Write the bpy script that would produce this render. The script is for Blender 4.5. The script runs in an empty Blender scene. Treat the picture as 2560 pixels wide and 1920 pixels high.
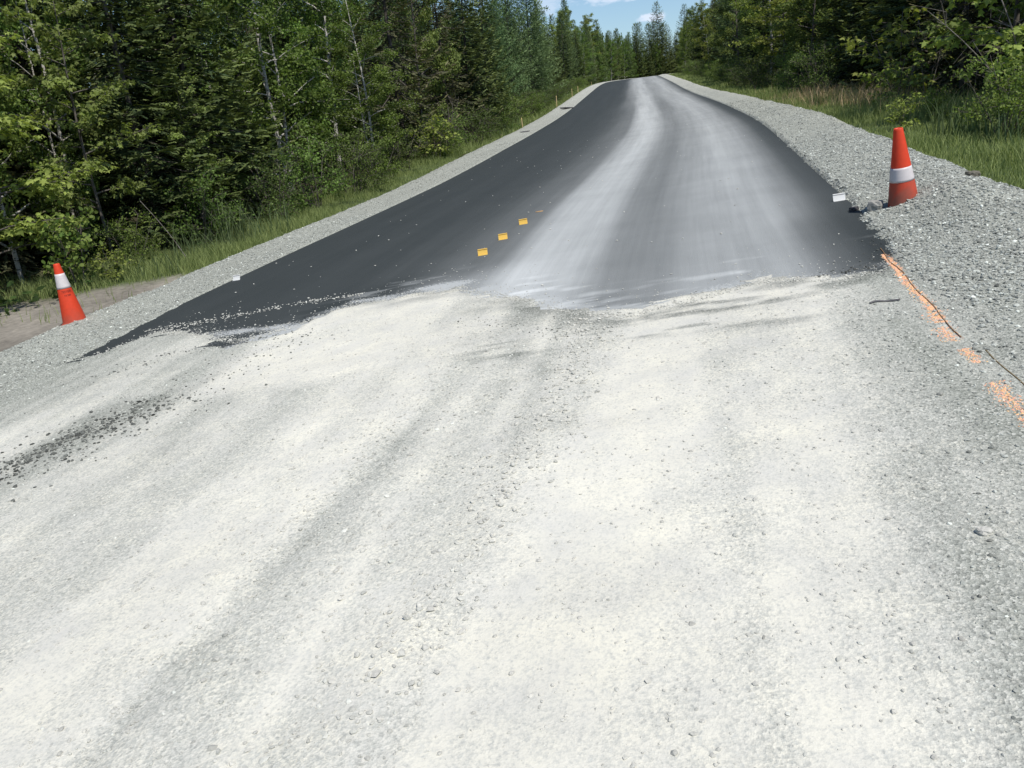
import bpy, math
import numpy as np
from mathutils import Vector, Matrix
R = math.radians
rng = np.random.default_rng(11)
scene = bpy.context.scene
COL = scene.collection

# ------------------------------------------------------------------ camera, sky, sun, exposure
PITCH, ROLL = R(17.953), R(6.076)
cp, sp, cr, sr = math.cos(PITCH), math.sin(PITCH), math.cos(ROLL), math.sin(ROLL)
up0 = Vector((0, sp, cp)); rt0 = Vector((1, 0, 0)); fwd = Vector((0, cp, -sp))
upv = cr*up0 + sr*rt0; rtv = cr*rt0 - sr*up0
cam_data = bpy.data.cameras.new("camera"); cam = bpy.data.objects.new("camera", cam_data)
COL.objects.link(cam)
cam.matrix_world = Matrix(((rtv.x, upv.x, -fwd.x, 0), (rtv.y, upv.y, -fwd.y, 0), (rtv.z, upv.z, -fwd.z, 0), (0, 0, 0, 1)))
cam_data.sensor_width = 36.0; cam_data.lens = 36.0*2000/2560
cam_data.clip_start = 0.05; cam_data.clip_end = 3000
scene.camera = cam

SUN_EL, SUN_AZ = R(60), R(148)            # azimuth measured from the view direction towards the right
sund = Vector((math.sin(SUN_AZ)*math.cos(SUN_EL), math.cos(SUN_AZ)*math.cos(SUN_EL), math.sin(SUN_EL)))
sl = bpy.data.lights.new("sun", 'SUN'); sl.energy = 4.5; sl.angle = R(0.5); sl.color = (1.0, 0.95, 0.865)
so = bpy.data.objects.new("sun", sl); COL.objects.link(so)
so.rotation_euler = (-sund).to_track_quat('-Z', 'Y').to_euler()
so.location = sund*50

world = bpy.data.worlds.new("World"); scene.world = world; world.use_nodes = True
nt = world.node_tree; nt.nodes.clear()
def N(nt, typ, **kw):
    n = nt.nodes.new(typ)
    for k, v in kw.items():
        if k.startswith('i_'):
            n.inputs[k[2:].replace('_', ' ')].default_value = v
        elif k.startswith('n_'):
            n.inputs[int(k[2:])].default_value = v
        else: setattr(n, k, v)
    return n
sky = N(nt, 'ShaderNodeTexSky', sky_type='NISHITA', sun_disc=False, sun_elevation=SUN_EL, sun_rotation=SUN_AZ,
        air_density=1.0, dust_density=0.6, ozone_density=2.0, altitude=100)
bg = N(nt, 'ShaderNodeBackground'); bg.inputs[1].default_value = 0.115
out = N(nt, 'ShaderNodeOutputWorld')
geo = N(nt, 'ShaderNodeTexCoord')
mp = N(nt, 'ShaderNodeMapping'); mp.inputs['Scale'].default_value = (9, 9, 42)
nz = N(nt, 'ShaderNodeTexNoise', i_Scale=1.0, i_Detail=6.0, i_Roughness=0.55)
rp = N(nt, 'ShaderNodeMapRange'); rp.inputs[1].default_value = .60; rp.inputs[2].default_value = .78
rp.inputs[3].default_value = 0; rp.inputs[4].default_value = .75
mx = N(nt, 'ShaderNodeMix', data_type='RGBA'); mx.inputs[7].default_value = (7.0, 7.2, 8.0, 1)
L_ = nt.links.new
L_(geo.outputs['Generated'], mp.inputs[0]); L_(mp.outputs[0], nz.inputs[0]); L_(nz.outputs[0], rp.inputs[0])
# two low clouds, an elongated veil and a small puff, each an ellipse of directions broken up by noise
cn = N(nt, 'ShaderNodeTexNoise', i_Scale=60.0, i_Detail=6.0, i_Roughness=.6); cm = N(nt, 'ShaderNodeMapping'); cm.inputs['Scale'].default_value = (1, 1, 2.5)
L_(geo.outputs['Generated'], cm.inputs[0]); L_(cm.outputs[0], cn.inputs[0]); total = rp.outputs[0]
for (cx_, cz_, wx_, wz_, dn_) in [(.199, .0965, .018, .0055, 1.0), (.170, .122, .055, .0075, .8), (.085, .122, .02, .012, .5)]:
    q = N(nt, 'ShaderNodeMapping', vector_type='POINT'); q.inputs['Location'].default_value = (-cx_/wx_, 0, -cz_/wz_); q.inputs['Scale'].default_value = (1/wx_, 0, 1/wz_)
    ln = N(nt, 'ShaderNodeVectorMath', operation='LENGTH'); L_(geo.outputs['Generated'], q.inputs[0]); L_(q.outputs[0], ln.inputs[0])
    sb = N(nt, 'ShaderNodeMath', operation='MULTIPLY_ADD'); sb.inputs[1].default_value = 2.2; L_(cn.outputs[0], sb.inputs[0])
    ng = N(nt, 'ShaderNodeMath', operation='MULTIPLY'); ng.inputs[1].default_value = -1.0; L_(ln.outputs['Value'], ng.inputs[0]); L_(ng.outputs[0], sb.inputs[2])
    mr_ = N(nt, 'ShaderNodeMapRange', interpolation_type='SMOOTHSTEP'); mr_.inputs[1].default_value = .05; mr_.inputs[2].default_value = .75; mr_.inputs[4].default_value = dn_
    L_(sb.outputs[0], mr_.inputs[0]); mxx = N(nt, 'ShaderNodeMath', operation='MAXIMUM'); L_(total, mxx.inputs[0]); L_(mr_.outputs[0], mxx.inputs[1]); total = mxx.outputs[0]
L_(total, mx.inputs[0]); L_(sky.outputs[0], mx.inputs[6]); tn = N(nt, 'ShaderNodeMix', data_type='RGBA', blend_type='MULTIPLY'); tn.inputs[0].default_value = 1; tn.inputs[7].default_value = (.86, .95, 1.02, 1)
L_(mx.outputs[2], tn.inputs[6]); L_(tn.outputs[2], bg.inputs[0]); L_(bg.outputs[0], out.inputs[0])

vs = scene.view_settings
vs.view_transform = 'Standard'; vs.look = 'None'; vs.gamma = 1.0; vs.exposure = 0.13; vs.use_curve_mapping = False
scene.cycles.max_bounces = 6; scene.cycles.diffuse_bounces = 3; scene.cycles.transmission_bounces = 3
scene.cycles.glossy_bounces = 2; scene.cycles.transparent_max_bounces = 4

# ------------------------------------------------------------------ road geometry (metres; s along, t across)
SK = [-60, -12, -2, 0, 4, 8, 14, 22, 35, 55, 85, 125, 180, 195, 215, 230, 260, 400]
KAP = [0, 0, 0, .005, .00763, -.00015, -.00474, -.00339, -.00027, -.00019, .00006, .00158, .001, .004, .02, .02, 0, 0]
GRD = [0, .03, .03, .0375, .0468, .0404, .0412, .042, .0406, .0572, .0541, .037, .0339, .025, -.01, -.03, -.03, 0]
CRS = [.0876, .0876, .0876, .0876, .0876, .089, .0877, .0684, .0624, .0417, .0271, .0142, -.0006, 0, 0, 0, 0, 0]
SS = np.concatenate([np.arange(-60, -12, 1.), np.arange(-12, 20, .25), np.arange(20, 300, 1.)])
_k, _g, _e = (np.interp(SS, SK, a) for a in (KAP, GRD, CRS))
_i0 = int(np.argmin(abs(SS)))
def _cum(f, a):
    c = np.concatenate([[0], np.cumsum((f[1:]+f[:-1])/2*np.diff(SS))]); return c - c[_i0] + a
TH = _cum(_k, .2147); CX = _cum(np.sin(TH), -1.0697); CY = _cum(np.cos(TH), 4.6019); CZ = _cum(_g, -1.4317)
def wxy(s, t):
    s = np.asarray(s, float); h = np.interp(s, SS, TH)
    return np.interp(s, SS, CX)+np.cos(h)*t, np.interp(s, SS, CY)-np.sin(h)*t
def basez(s, t):
    return np.interp(s, SS, CZ) + np.interp(s, SS, _e)*np.clip(t, -5, 5)
def to_st(x, y):
    x = np.atleast_1d(x).astype(float); y = np.atleast_1d(y).astype(float)
    s = np.empty_like(x); t = np.empty_like(x)
    for a in range(0, len(x), 20000):
        xx, yy = x[a:a+20000], y[a:a+20000]
        i = ((xx[:, None]-CX)**2 + (yy[:, None]-CY)**2).argmin(1)
        dx = xx-CX[i]; dy = yy-CY[i]
        s[a:a+20000] = SS[i]+dx*np.sin(TH[i])+dy*np.cos(TH[i]); t[a:a+20000] = dx*np.cos(TH[i])-dy*np.sin(TH[i])
    return s, t
def _hash(ix, iy, seed):
    h = (ix.astype(np.int64)*374761393 + iy.astype(np.int64)*668265263 + seed*982451653) & 0xffffffff
    h = ((h ^ (h >> 13))*1274126177) & 0xffffffff
    return ((h ^ (h >> 16)) & 0xffff)/65535.0
def vnoise(x, y, seed=0):
    ix = np.floor(x); iy = np.floor(y); fx = x-ix; fy = y-iy
    fx = fx*fx*(3-2*fx); fy = fy*fy*(3-2*fy)
    a = _hash(ix, iy, seed); b = _hash(ix+1, iy, seed); c = _hash(ix, iy+1, seed); d = _hash(ix+1, iy+1, seed)
    return (a*(1-fx)+b*fx)*(1-fy)+(c*(1-fx)+d*fx)*fy - .5
def fbm(x, y, sc, oc=4, seed=0):
    v = 0; a = 1.
    for o in range(oc):
        v = v + a*vnoise(x*sc*2**o + 17.3*o, y*sc*2**o - 9.1*o, seed+o); a *= .5
    return v
def sstep(a, b, x):
    u = np.clip((x-a)/(b-a), 0, 1); return u*u*(3-2*u)

END_T = [-3.6, -3.2, -3.07, -2.95, -2.27, -1.58, -1.18, -.9, -.21, .2, .65, 1.34, 1.67, 2.09, 2.59, 3.01, 3.3, 3.45, 3.6]
END_S = [1.9, 1.95, 2.4, 2.6, 2.18, 1.75, 1.95, 2.44, 2.5, 2.45, 2.0, 1.15, .86, .98, 1.25, 1.04, 1.1, 1.5, 2.2]
def gravel_off(s, t):
    """height of the gravel above the design surface; it dips under the asphalt sheet"""
    nz = fbm(s, t, 1.3, 4, 3)
    se = np.interp(t, END_T, END_S) - .10*(t < -1) + .30*fbm(s*2, t*.7, 2.2, 3, 8) + .16*fbm(s*3.5, t, 5.5, 3, 9)
    over = 1 - sstep(-.07, .07, s-se)                       # gravel lying over the end of the asphalt
    leftedge = -3.52 + .16*(1-sstep(1.5, 5, s))
    rightedge = 3.52 - .12*(1-sstep(1, 4, s))
    out_ = np.maximum(sstep(0, .10, (leftedge+.06*fbm(s, t, 6, 2, 21))-t), sstep(0, .10, t-(rightedge+.10*fbm(s, t, 6, 2, 31))))
    cover = np.maximum(over, out_)
    far = sstep(10, 60, s)
    h = -.06 + (.066 + .012*out_ + .006*nz)*cover
    # windrows on the shoulders
    h = h + .05*np.exp(-((t+4.55)/.28)**2)*(.6+1.2*fbm(s, t*0, .9, 3, 5))*sstep(.5, 3, s)
    h = h + .07*np.exp(-((t-4.25)/.32)**2)*(.6+1.2*fbm(s, t*0, .9, 3, 6))*sstep(.8, 3, s)
    h = h + .10*np.exp(-((t-4.15)/.33)**2-((s-2.75)/.55)**2)   # heap around the right cone
    h = h + .03*np.exp(-((t+4.7)/.3)**2-((s-3.4)/.5)**2)
    gt0 = .66+.12*np.clip(s+1, -3, 2); h = h - .012*np.exp(-((t-gt0)/.07)**2)*(1-sstep(-.2, .9, s))  # wheel groove
    h = h + .012*np.exp(-((t-1.40-.12*np.clip(s+1, -3, 2))/.13)**2)*(1-sstep(.8, 1.6, s))
    rough = .006 + .012*sstep(3.5, 3.9, abs(t))*sstep(1, 2.5, s)
    h = h + rough*fbm(s, t, 7, 3, 40)*cover
    # falls away outside
    dl = np.clip(-4.92+.10*fbm(s, t*0, .8, 3, 60)-t, 0, 9); dr = np.clip(t-4.62-.10*fbm(s, t*0, .8, 3, 61), 0, 9)
    h = h - np.minimum(dl*.75 + dl*dl*.2, 1.2) - np.minimum(dr*.6+dr*dr*.3, 1.2)
    return h
def terrain_z(s, t):
    at = abs(t)
    l = -.34 - .10*sstep(7, 11, -t) + .0*t
    r = -.26 - .10*sstep(6.5, 9, t)
    o = np.where(t < 0, l, r)
    o = np.where(at < 4.8, np.minimum(o, -.34), o)
    n = .05*fbm(s, t, .5, 3, 77)*sstep(5.2, 6, at) + .03*fbm(s, t, 2.3, 2, 78)*sstep(5.2, 6, at)
    return basez(s, t) + o + n + .6*fbm(s, t, .05, 2, 79)*sstep(20, 60, at)
def tz(s, t): return float(terrain_z(np.array([float(s)]), np.array([float(t)]))[0])
def surf_z(s, t):
    s = np.atleast_1d(np.asarray(s, float)); t = np.atleast_1d(np.asarray(t, float))
    g = basez(s, t)+gravel_off(s, t); a = np.where((abs(t) < 3.56) & (s > .2), basez(s, t), -99)
    return np.maximum(np.maximum(g, a), terrain_z(s, t))

# ------------------------------------------------------------------ mesh helpers
class MB:
    def __init__(self): self.V = []; self.P = []; self.C = []; self.n = 0
    def add(self, V, F, C=None):
        V = np.asarray(V, np.float32).reshape(-1, 3); F = np.asarray(F, np.int64)
        self.V.append(V); self.P.append(F+self.n)
        C = np.zeros((len(V), 3), np.float32)+.5 if C is None else np.broadcast_to(np.asarray(C, np.float32), (len(V), 3))
        self.C.append(C); self.n += len(V)
    def mesh(self, name, mat=None, smooth=False, uv=None, mats=None, mi=None):
        m = bpy.data.meshes.new(name)
        V = np.concatenate(self.V); C = np.concatenate(self.C)
        m.vertices.add(len(V)); m.vertices.foreach_set('co', V.ravel())
        tot = np.concatenate([np.full(len(p), p.shape[1]) for p in self.P]); li = np.concatenate([p.ravel() for p in self.P])
        m.loops.add(len(li)); m.loops.foreach_set('vertex_index', li.astype(np.int32))
        m.polygons.add(len(tot)); st = np.concatenate([[0], np.cumsum(tot)[:-1]])
        m.polygons.foreach_set('loop_start', st.astype(np.int32)); m.polygons.foreach_set('loop_total', tot.astype(np.int32))
        a = m.attributes.new('tint', 'FLOAT_COLOR', 'POINT')
        a.data.foreach_set('color', np.concatenate([C, np.ones((len(C), 1), np.float32)], 1).ravel().astype(np.float32))
        if uv is not None:
            u = m.uv_layers.new(name='UVMap'); u.data.foreach_set('uv', np.asarray(uv, np.float32)[li].ravel())
        for mm in (mats or ([mat] if mat else [])): m.materials.append(mm)
        if mi is not None: m.polygons.foreach_set('material_index', np.asarray(mi, np.int32))
        m.polygons.foreach_set('use_smooth', np.full(len(tot), smooth))
        m.update(calc_edges=True)
        return m
def obj(name, mesh, parent=None, loc=None, rot=None, **props):
    o = bpy.data.objects.new(name, mesh); COL.objects.link(o)
    if parent: o.parent = parent
    if loc is not None: o.location = loc
    if rot is not None: o.rotation_euler = rot
    for k, v in props.items():
        if v: o[k] = v
    return o
def tube(mb, pts, rad, sides=6, col=None, cap=True):
    pts = np.asarray(pts, float); rad = np.broadcast_to(np.asarray(rad, float), (len(pts),))
    d = np.gradient(pts, axis=0); d /= np.linalg.norm(d, axis=1)[:, None]+1e-9
    ref = np.where(abs(d[:, 2:3]) > .9, np.array([[1., 0, 0]]), np.array([[0, 0, 1.]]))
    a = np.cross(d, ref); a /= np.linalg.norm(a, axis=1)[:, None]+1e-9; b = np.cross(d, a)
    for i in range(1, len(a)):                      # keep the frame from flipping
        if a[i]@a[i-1] < 0: a[i] *= -1; b[i] *= -1
    an = np.arange(sides)*2*math.pi/sides
    V = pts[:, None]+rad[:, None, None]*(np.cos(an)[None, :, None]*a[:, None]+np.sin(an)[None, :, None]*b[:, None])
    n = len(pts); i = np.arange(n-1)[:, None]*sides; j = np.arange(sides)[None]; j2 = (j+1) % sides
    F = np.stack([i+j, i+j2, i+sides+j2, i+sides+j], -1).reshape(-1, 4)
    mb.add(V, F, col)
    if cap:
        mb.P.append((np.arange(sides)[None] + mb.n - sides))
def leaves(mb, C, A, Nn, ln, wd, tmpl, col, fold=0.):
    """C centres, A axes, Nn normals, tmpl (k,2)"""
    A = A/(np.linalg.norm(A, axis=1)[:, None]+1e-9)
    B = np.cross(Nn, A); B /= np.linalg.norm(B, axis=1)[:, None]+1e-9
    Z = np.cross(A, B); T = np.asarray(tmpl, float)
    V = (C[:, None]+A[:, None]*(T[None, :, 0, None]*ln[:, None, None])+B[:, None]*(T[None, :, 1, None]*wd[:, None, None])
         - Z[:, None]*(abs(T[None, :, 1, None])*fold*wd[:, None, None]) - Z[:, None]*(T[None, :, 0, None]**2*fold*.5*ln[:, None, None]))
    k = len(T); F = np.arange(len(C)*k).reshape(-1, k)
    mb.add(V, F, np.repeat(col, k, 0))
DIAMOND = [(0, 0), (.42, .5), (1, 0), (.42, -.5)]
OVAL = [(0, 0), (.25, .42), (.6, .42), (1, 0), (.6, -.42), (.25, -.42)]
SPRAY = [(0, .04), (.18, .42), (.3, .2), (.5, .5), (.6, .2), (.8, .34), (1, 0), (.82, -.3), (.6, -.2), (.5, -.46), (.3, -.2), (.18, -.42)]
MAPLE = [(0, 0), (.06, .36), (.26, .22), (.52, .58), (.56, .22), (1, 0), (.56, -.22), (.52, -.58), (.26, -.22), (.06, -.36)]

# ------------------------------------------------------------------ materials
def new_mat(name):
    m = bpy.data.materials.new(name); m.use_nodes = True; t = m.node_tree; t.nodes.clear()
    return m, t, N(t, 'ShaderNodeOutputMaterial')
def foliage_mat(name, tr=.35, rough=.55, hue=.10):
    m, t, o = new_mat(name); l = t.links.new
    at = N(t, 'ShaderNodeAttribute', attribute_name='tint'); oi = N(t, 'ShaderNodeObjectInfo')
    hs = N(t, 'ShaderNodeHueSaturation')
    mr = N(t, 'ShaderNodeMapRange'); mr.inputs[3].default_value = 1-hue*1.6; mr.inputs[4].default_value = 1+hue*1.8
    l(oi.outputs['Random'], mr.inputs[0]); l(mr.outputs[0], hs.inputs['Value']); l(at.outputs['Color'], hs.inputs['Color'])
    mr2 = N(t, 'ShaderNodeMapRange'); mr2.inputs[3].default_value = .485; mr2.inputs[4].default_value = .512
    ma = N(t, 'ShaderNodeMath', operation='FRACT'); mm = N(t, 'ShaderNodeMath', operation='MULTIPLY'); mm.inputs[1].default_value = 7.31
    l(oi.outputs['Random'], mm.inputs[0]); l(mm.outputs[0], ma.inputs[0]); l(ma.outputs[0], mr2.inputs[0]); l(mr2.outputs[0], hs.inputs['Hue'])
    p = N(t, 'ShaderNodeBsdfPrincipled'); p.inputs['Roughness'].default_value = rough; p.inputs['Specular IOR Level'].default_value = .10
    l(hs.outputs[0], p.inputs['Base Color'])
    tl = N(t, 'ShaderNodeBsdfTranslucent'); ml = N(t, 'ShaderNodeMix', data_type='RGBA', blend_type='MULTIPLY')
    ml.inputs[0].default_value = 1; ml.inputs[7].default_value = (1.2, 1.25, .62, 1)
    l(hs.outputs[0], ml.inputs[6]); l(ml.outputs[2], tl.inputs[0])
    mxs = N(t, 'ShaderNodeMixShader'); mxs.inputs[0].default_value = tr
    l(p.outputs[0], mxs.inputs[1]); l(tl.outputs[0], mxs.inputs[2]); l(mxs.outputs[0], o.inputs[0])
    return m
M_NEEDLE = foliage_mat('needles', .12, .6); M_LEAF = foliage_mat('broad_leaf', .38, .5, .08); M_GRASS = foliage_mat('grass_blade', .3, .55, .0)
def bark_mat(name, c1, c2, sc, stretch=(1, 1, .15), band=False):
    m, t, o = new_mat(name); l = t.links.new
    tc = N(t, 'ShaderNodeTexCoord'); mpg = N(t, 'ShaderNodeMapping'); mpg.inputs['Scale'].default_value = stretch
    n = N(t, 'ShaderNodeTexNoise', i_Scale=sc, i_Detail=5.0, i_Roughness=.65)
    cr_ = N(t, 'ShaderNodeValToRGB'); e = cr_.color_ramp.elements
    e[0].position = .38 if not band else .40; e[1].position = .62 if not band else .47
    e[0].color = (*c1, 1); e[1].color = (*c2, 1)
    p = N(t, 'ShaderNodeBsdfPrincipled'); p.inputs['Roughness'].default_value = .85
    b = N(t, 'ShaderNodeBump'); b.inputs['Strength'].default_value = .5; b.inputs['Distance'].default_value = .02
    l(tc.outputs['Object'], mpg.inputs[0]); l(mpg.outputs[0], n.inputs[0]); l(n.outputs[0], cr_.inputs[0]); l(cr_.outputs[0], p.inputs['Base Color'])
    l(n.outputs[0], b.inputs['Height']); l(b.outputs[0], p.inputs['Normal']); l(p.outputs[0], o.inputs[0])
    return m
M_BARK = bark_mat('grey_bark', (.035, .028, .022), (.13, .115, .10), 14)
M_BIRCH = bark_mat('birch_bark', (.05, .045, .04), (.44, .42, .38), 9, (1, 1, 4), True)
M_TWIG = bark_mat('dead_twigs', (.10, .085, .07), (.26, .235, .21), 20)
def gravel_mat():
    m, t, o = new_mat('crushed_stone'); l = t.links.new
    uv = N(t, 'ShaderNodeUVMap', uv_map='UVMap'); at = N(t, 'ShaderNodeAttribute', attribute_name='tint')
    def vor(sc, feat='F1'):
        v = N(t, 'ShaderNodeTexVoronoi', feature=feat); v.inputs['Scale'].default_value = sc; l(uv.outputs[0], v.inputs['Vector']); return v
    def noi(sc, d=4., r=.6):
        n = N(t, 'ShaderNodeTexNoise', i_Scale=sc, i_Detail=d, i_Roughness=r); l(uv.outputs[0], n.inputs['Vector']); return n
    v1 = vor(120); v2 = vor(230); v3 = vor(60)
    n1 = noi(300, 3); n2 = noi(3.5, 5); n3 = noi(70, 6, .78)
    # stone colour variation, weaker where dust covers the stones (tint r = dust, g = value of stone, b = stone relief)
    sep = N(t, 'ShaderNodeSeparateColor'); l(at.outputs['Color'], sep.inputs[0])
    sc_ = N(t, 'ShaderNodeSeparateColor'); l(v1.outputs['Color'], sc_.inputs[0])
    cr_ = N(t, 'ShaderNodeValToRGB'); el = cr_.color_ramp.elements
    el[0].position = 0; el[0].color = (.12, .128, .112, 1); el[1].position = 1; el[1].color = (.50, .50, .45, 1)
    e = cr_.color_ramp.elements.new(.25); e.color = (.225, .235, .205, 1)
    e = cr_.color_ramp.elements.new(.8); e.color = (.335, .345, .305, 1)
    l(sc_.outputs[0], cr_.inputs[0])
    dust = N(t, 'ShaderNodeValToRGB'); dl = dust.color_ramp.elements
    dl[0].position = .3; dl[0].color = (.54, .53, .485, 1); dl[1].position = .7; dl[1].color = (.67, .645, .545, 1)
    l(n2.outputs[0], dust.inputs[0])
    # dust amount with fine break-up
    def math_(op, a, b=None, clamp=False):
        n = N(t, 'ShaderNodeMath', operation=op, use_clamp=clamp)
        for i, x in enumerate((a, b)):
            if x is None: continue
            if isinstance(x, (int, float)): n.inputs[i].default_value = x
            else: l(x, n.inputs[i])
        return n.outputs[0]
    br = math_('MULTIPLY', math_('SUBTRACT', n3.outputs[0], .5), 2.3)
    vd = math_('MULTIPLY', math_('SUBTRACT', sc_.outputs[1], .60), .50)
    n4 = noi(24, 5, .7)
    amt = math_('ADD', math_('MULTIPLY', math_('SUBTRACT', n3.outputs[0], .5), 4.2), .5)
    amt = math_('ADD', amt, math_('MULTIPLY', math_('SUBTRACT', n4.outputs[0], .5), 2.0))
    amt = math_('ADD', amt, math_('MULTIPLY', math_('SUBTRACT', sep.outputs[0], .68), 1.25)); amt = math_('ADD', amt, vd, True)
    thin = N(t, 'ShaderNodeMix', data_type='RGBA'); l(math_('MULTIPLY', sep.outputs[0], .78, True), thin.inputs[0]); l(cr_.outputs[0], thin.inputs[6]); thin.inputs[7].default_value = (.50, .50, .465, 1)
    mixc = N(t, 'ShaderNodeMix', data_type='RGBA'); l(amt, mixc.inputs[0]); l(thin.outputs[2], mixc.inputs[6]); l(dust.outputs[0], mixc.inputs[7])
    mul = N(t, 'ShaderNodeMix', data_type='RGBA', blend_type='MULTIPLY'); mul.inputs[0].default_value = 1
    cc = N(t, 'ShaderNodeCombineColor'); g2 = math_('MULTIPLY', sep.outputs[1], 2.0)
    for i in range(3): l(g2, cc.inputs[i])
    l(mixc.outputs[2], mul.inputs[6]); l(cc.outputs[0], mul.inputs[7])
    p = N(t, 'ShaderNodeBsdfPrincipled'); p.inputs['Roughness'].default_value = .9; p.inputs['Specular IOR Level'].default_value = .2
    l(mul.outputs[2], p.inputs['Base Color'])
    # relief
    h = math_('ADD', math_('MULTIPLY', math_('SUBTRACT', 1., v1.outputs['Distance']), .9), math_('MULTIPLY', v2.outputs['Distance'], -.5))
    h = math_('ADD', h, math_('MULTIPLY', n1.outputs[0], .35)); h = math_('ADD', h, math_('MULTIPLY', v3.outputs['Distance'], -.35))
    b = N(t, 'ShaderNodeBump'); b.inputs['Distance'].default_value = .0032
    l(math_('MULTIPLY', sep.outputs[2], 1.0), b.inputs['Strength']); l(h, b.inputs['Height']); l(b.outputs[0], p.inputs['Normal'])
    l(p.outputs[0], o.inputs[0]); return m
def asphalt_mat():
    m, t, o = new_mat('fresh_asphalt'); l = t.links.new
    uv = N(t, 'ShaderNodeUVMap', uv_map='UVMap'); at = N(t, 'ShaderNodeAttribute', attribute_name='tint')
    sep = N(t, 'ShaderNodeSeparateColor'); l(at.outputs['Color'], sep.inputs[0])
    def math_(op, a, b=None, clamp=False):
        n = N(t, 'ShaderNodeMath', operation=op, use_clamp=clamp)
        for i, x in enumerate((a, b)):
            if x is None: continue
            if isinstance(x, (int, float)): n.inputs[i].default_value = x
            else: l(x, n.inputs[i])
        return n.outputs[0]
    mpg = N(t, 'ShaderNodeMapping'); mpg.inputs['Scale'].default_value = (.07, 2.2, 1); l(uv.outputs[0], mpg.inputs[0])
    st = N(t, 'ShaderNodeTexNoise', i_Scale=1.0, i_Detail=6.0, i_Roughness=.6); l(mpg.outputs[0], st.inputs['Vector'])
    mpg2 = N(t, 'ShaderNodeMapping'); mpg2.inputs['Scale'].default_value = (.35, 14, 1); l(uv.outputs[0], mpg2.inputs[0])
    st2 = N(t, 'ShaderNodeTexNoise', i_Scale=1.0, i_Detail=4.0, i_Roughness=.6); l(mpg2.outputs[0], st2.inputs['Vector'])
    gr = N(t, 'ShaderNodeTexNoise', i_Scale=150., i_Detail=3.0, i_Roughness=.7); l(uv.outputs[0], gr.inputs['Vector'])
    vo = N(t, 'ShaderNodeTexVoronoi'); vo.inputs['Scale'].default_value = 110; l(uv.outputs[0], vo.inputs['Vector'])
    pa = N(t, 'ShaderNodeTexNoise', i_Scale=1.1, i_Detail=5.0, i_Roughness=.6); l(uv.outputs[0], pa.inputs['Vector'])
    k = math_('ADD', math_('MULTIPLY', math_('SUBTRACT', st.outputs[0], .5), 1.15), math_('MULTIPLY', math_('SUBTRACT', st2.outputs[0], .5), .35))
    k = math_('ADD', k, math_('MULTIPLY', math_('SUBTRACT', pa.outputs[0], .5), .5))
    k = math_('MULTIPLY', k, math_('ADD', math_('MULTIPLY', sep.outputs[0], .8), .012))
    a = math_('ADD', math_('ADD', sep.outputs[0], k), math_('MULTIPLY', math_('SUBTRACT', gr.outputs[0], .5), .16), True)
    gt_ = N(t, 'ShaderNodeTexNoise', i_Scale=42., i_Detail=5.0, i_Roughness=.75); l(uv.outputs[0], gt_.inputs['Vector'])
    grit = math_('MULTIPLY', math_('SUBTRACT', math_('ADD', gt_.outputs[0], math_('MULTIPLY', sep.outputs[1], .40)), .70), 7.0, True)
    a = math_('MAXIMUM', a, math_('MULTIPLY', grit, .66))
    cr_ = N(t, 'ShaderNodeValToRGB'); el = cr_.color_ramp.elements
    el[0].position = 0; el[0].color = (.024, .030, .031, 1); el[1].position = 1; el[1].color = (.58, .60, .597, 1)
    l(a, cr_.inputs[0])
    p = N(t, 'ShaderNodeBsdfPrincipled'); p.inputs['Roughness'].default_value = .88; p.inputs['Specular IOR Level'].default_value = .18
    l(cr_.outputs[0], p.inputs['Base Color'])
    b = N(t, 'ShaderNodeBump'); b.inputs['Distance'].default_value = .004; b.inputs['Strength'].default_value = .6
    l(math_('ADD', vo.outputs['Distance'], gr.outputs[0]), b.inputs['Height']); l(b.outputs[0], p.inputs['Normal'])
    l(p.outputs[0], o.inputs[0]); return m
def tint_mat(name, rough=.85, bump=0., sc=60., var=.0, spec=.3, tr=0.):
    m, t, o = new_mat(name); l = t.links.new
    at = N(t, 'ShaderNodeAttribute', attribute_name='tint'); tc = N(t, 'ShaderNodeTexCoord')
    n = N(t, 'ShaderNodeTexNoise', i_Scale=sc, i_Detail=5.0, i_Roughness=.65); l(tc.outputs['Object'], n.inputs['Vector'])
    mr = N(t, 'ShaderNodeMapRange'); mr.inputs[1].default_value = .25; mr.inputs[2].default_value = .75
    mr.inputs[3].default_value = 1-var; mr.inputs[4].default_value = 1+var; l(n.outputs[0], mr.inputs[0])
    hs = N(t, 'ShaderNodeHueSaturation'); l(mr.outputs[0], hs.inputs['Value']); l(at.outputs['Color'], hs.inputs['Color'])
    p = N(t, 'ShaderNodeBsdfPrincipled'); p.inputs['Roughness'].default_value = rough; p.inputs['Specular IOR Level'].default_value = spec
    l(hs.outputs[0], p.inputs['Base Color'])
    if bump:
        b = N(t, 'ShaderNodeBump'); b.inputs['Distance'].default_value = bump; l(n.outputs[0], b.inputs['Height']); l(b.outputs[0], p.inputs['Normal'])
    if tr:
        tl = N(t, 'ShaderNodeBsdfTranslucent'); l(hs.outputs[0], tl.inputs[0]); ms = N(t, 'ShaderNodeMixShader'); ms.inputs[0].default_value = tr
        l(p.outputs[0], ms.inputs[1]); l(tl.outputs[0], ms.inputs[2]); l(ms.outputs[0], o.inputs[0])
    else: l(p.outputs[0], o.inputs[0])
    return m
M_GRAVEL = gravel_mat(); M_ASPH = asphalt_mat()
M_STONE = tint_mat('loose_stone', .9, .002, 200, .15)
M_SOIL = tint_mat('soil', .95, .03, 9, .35)
M_PLASTIC = tint_mat('worn_orange_pvc', .5, .001, 18, .10, .4, .22)
M_SHEET = tint_mat('white_band', .45, 0, 25, .08, .4, .15)
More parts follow.
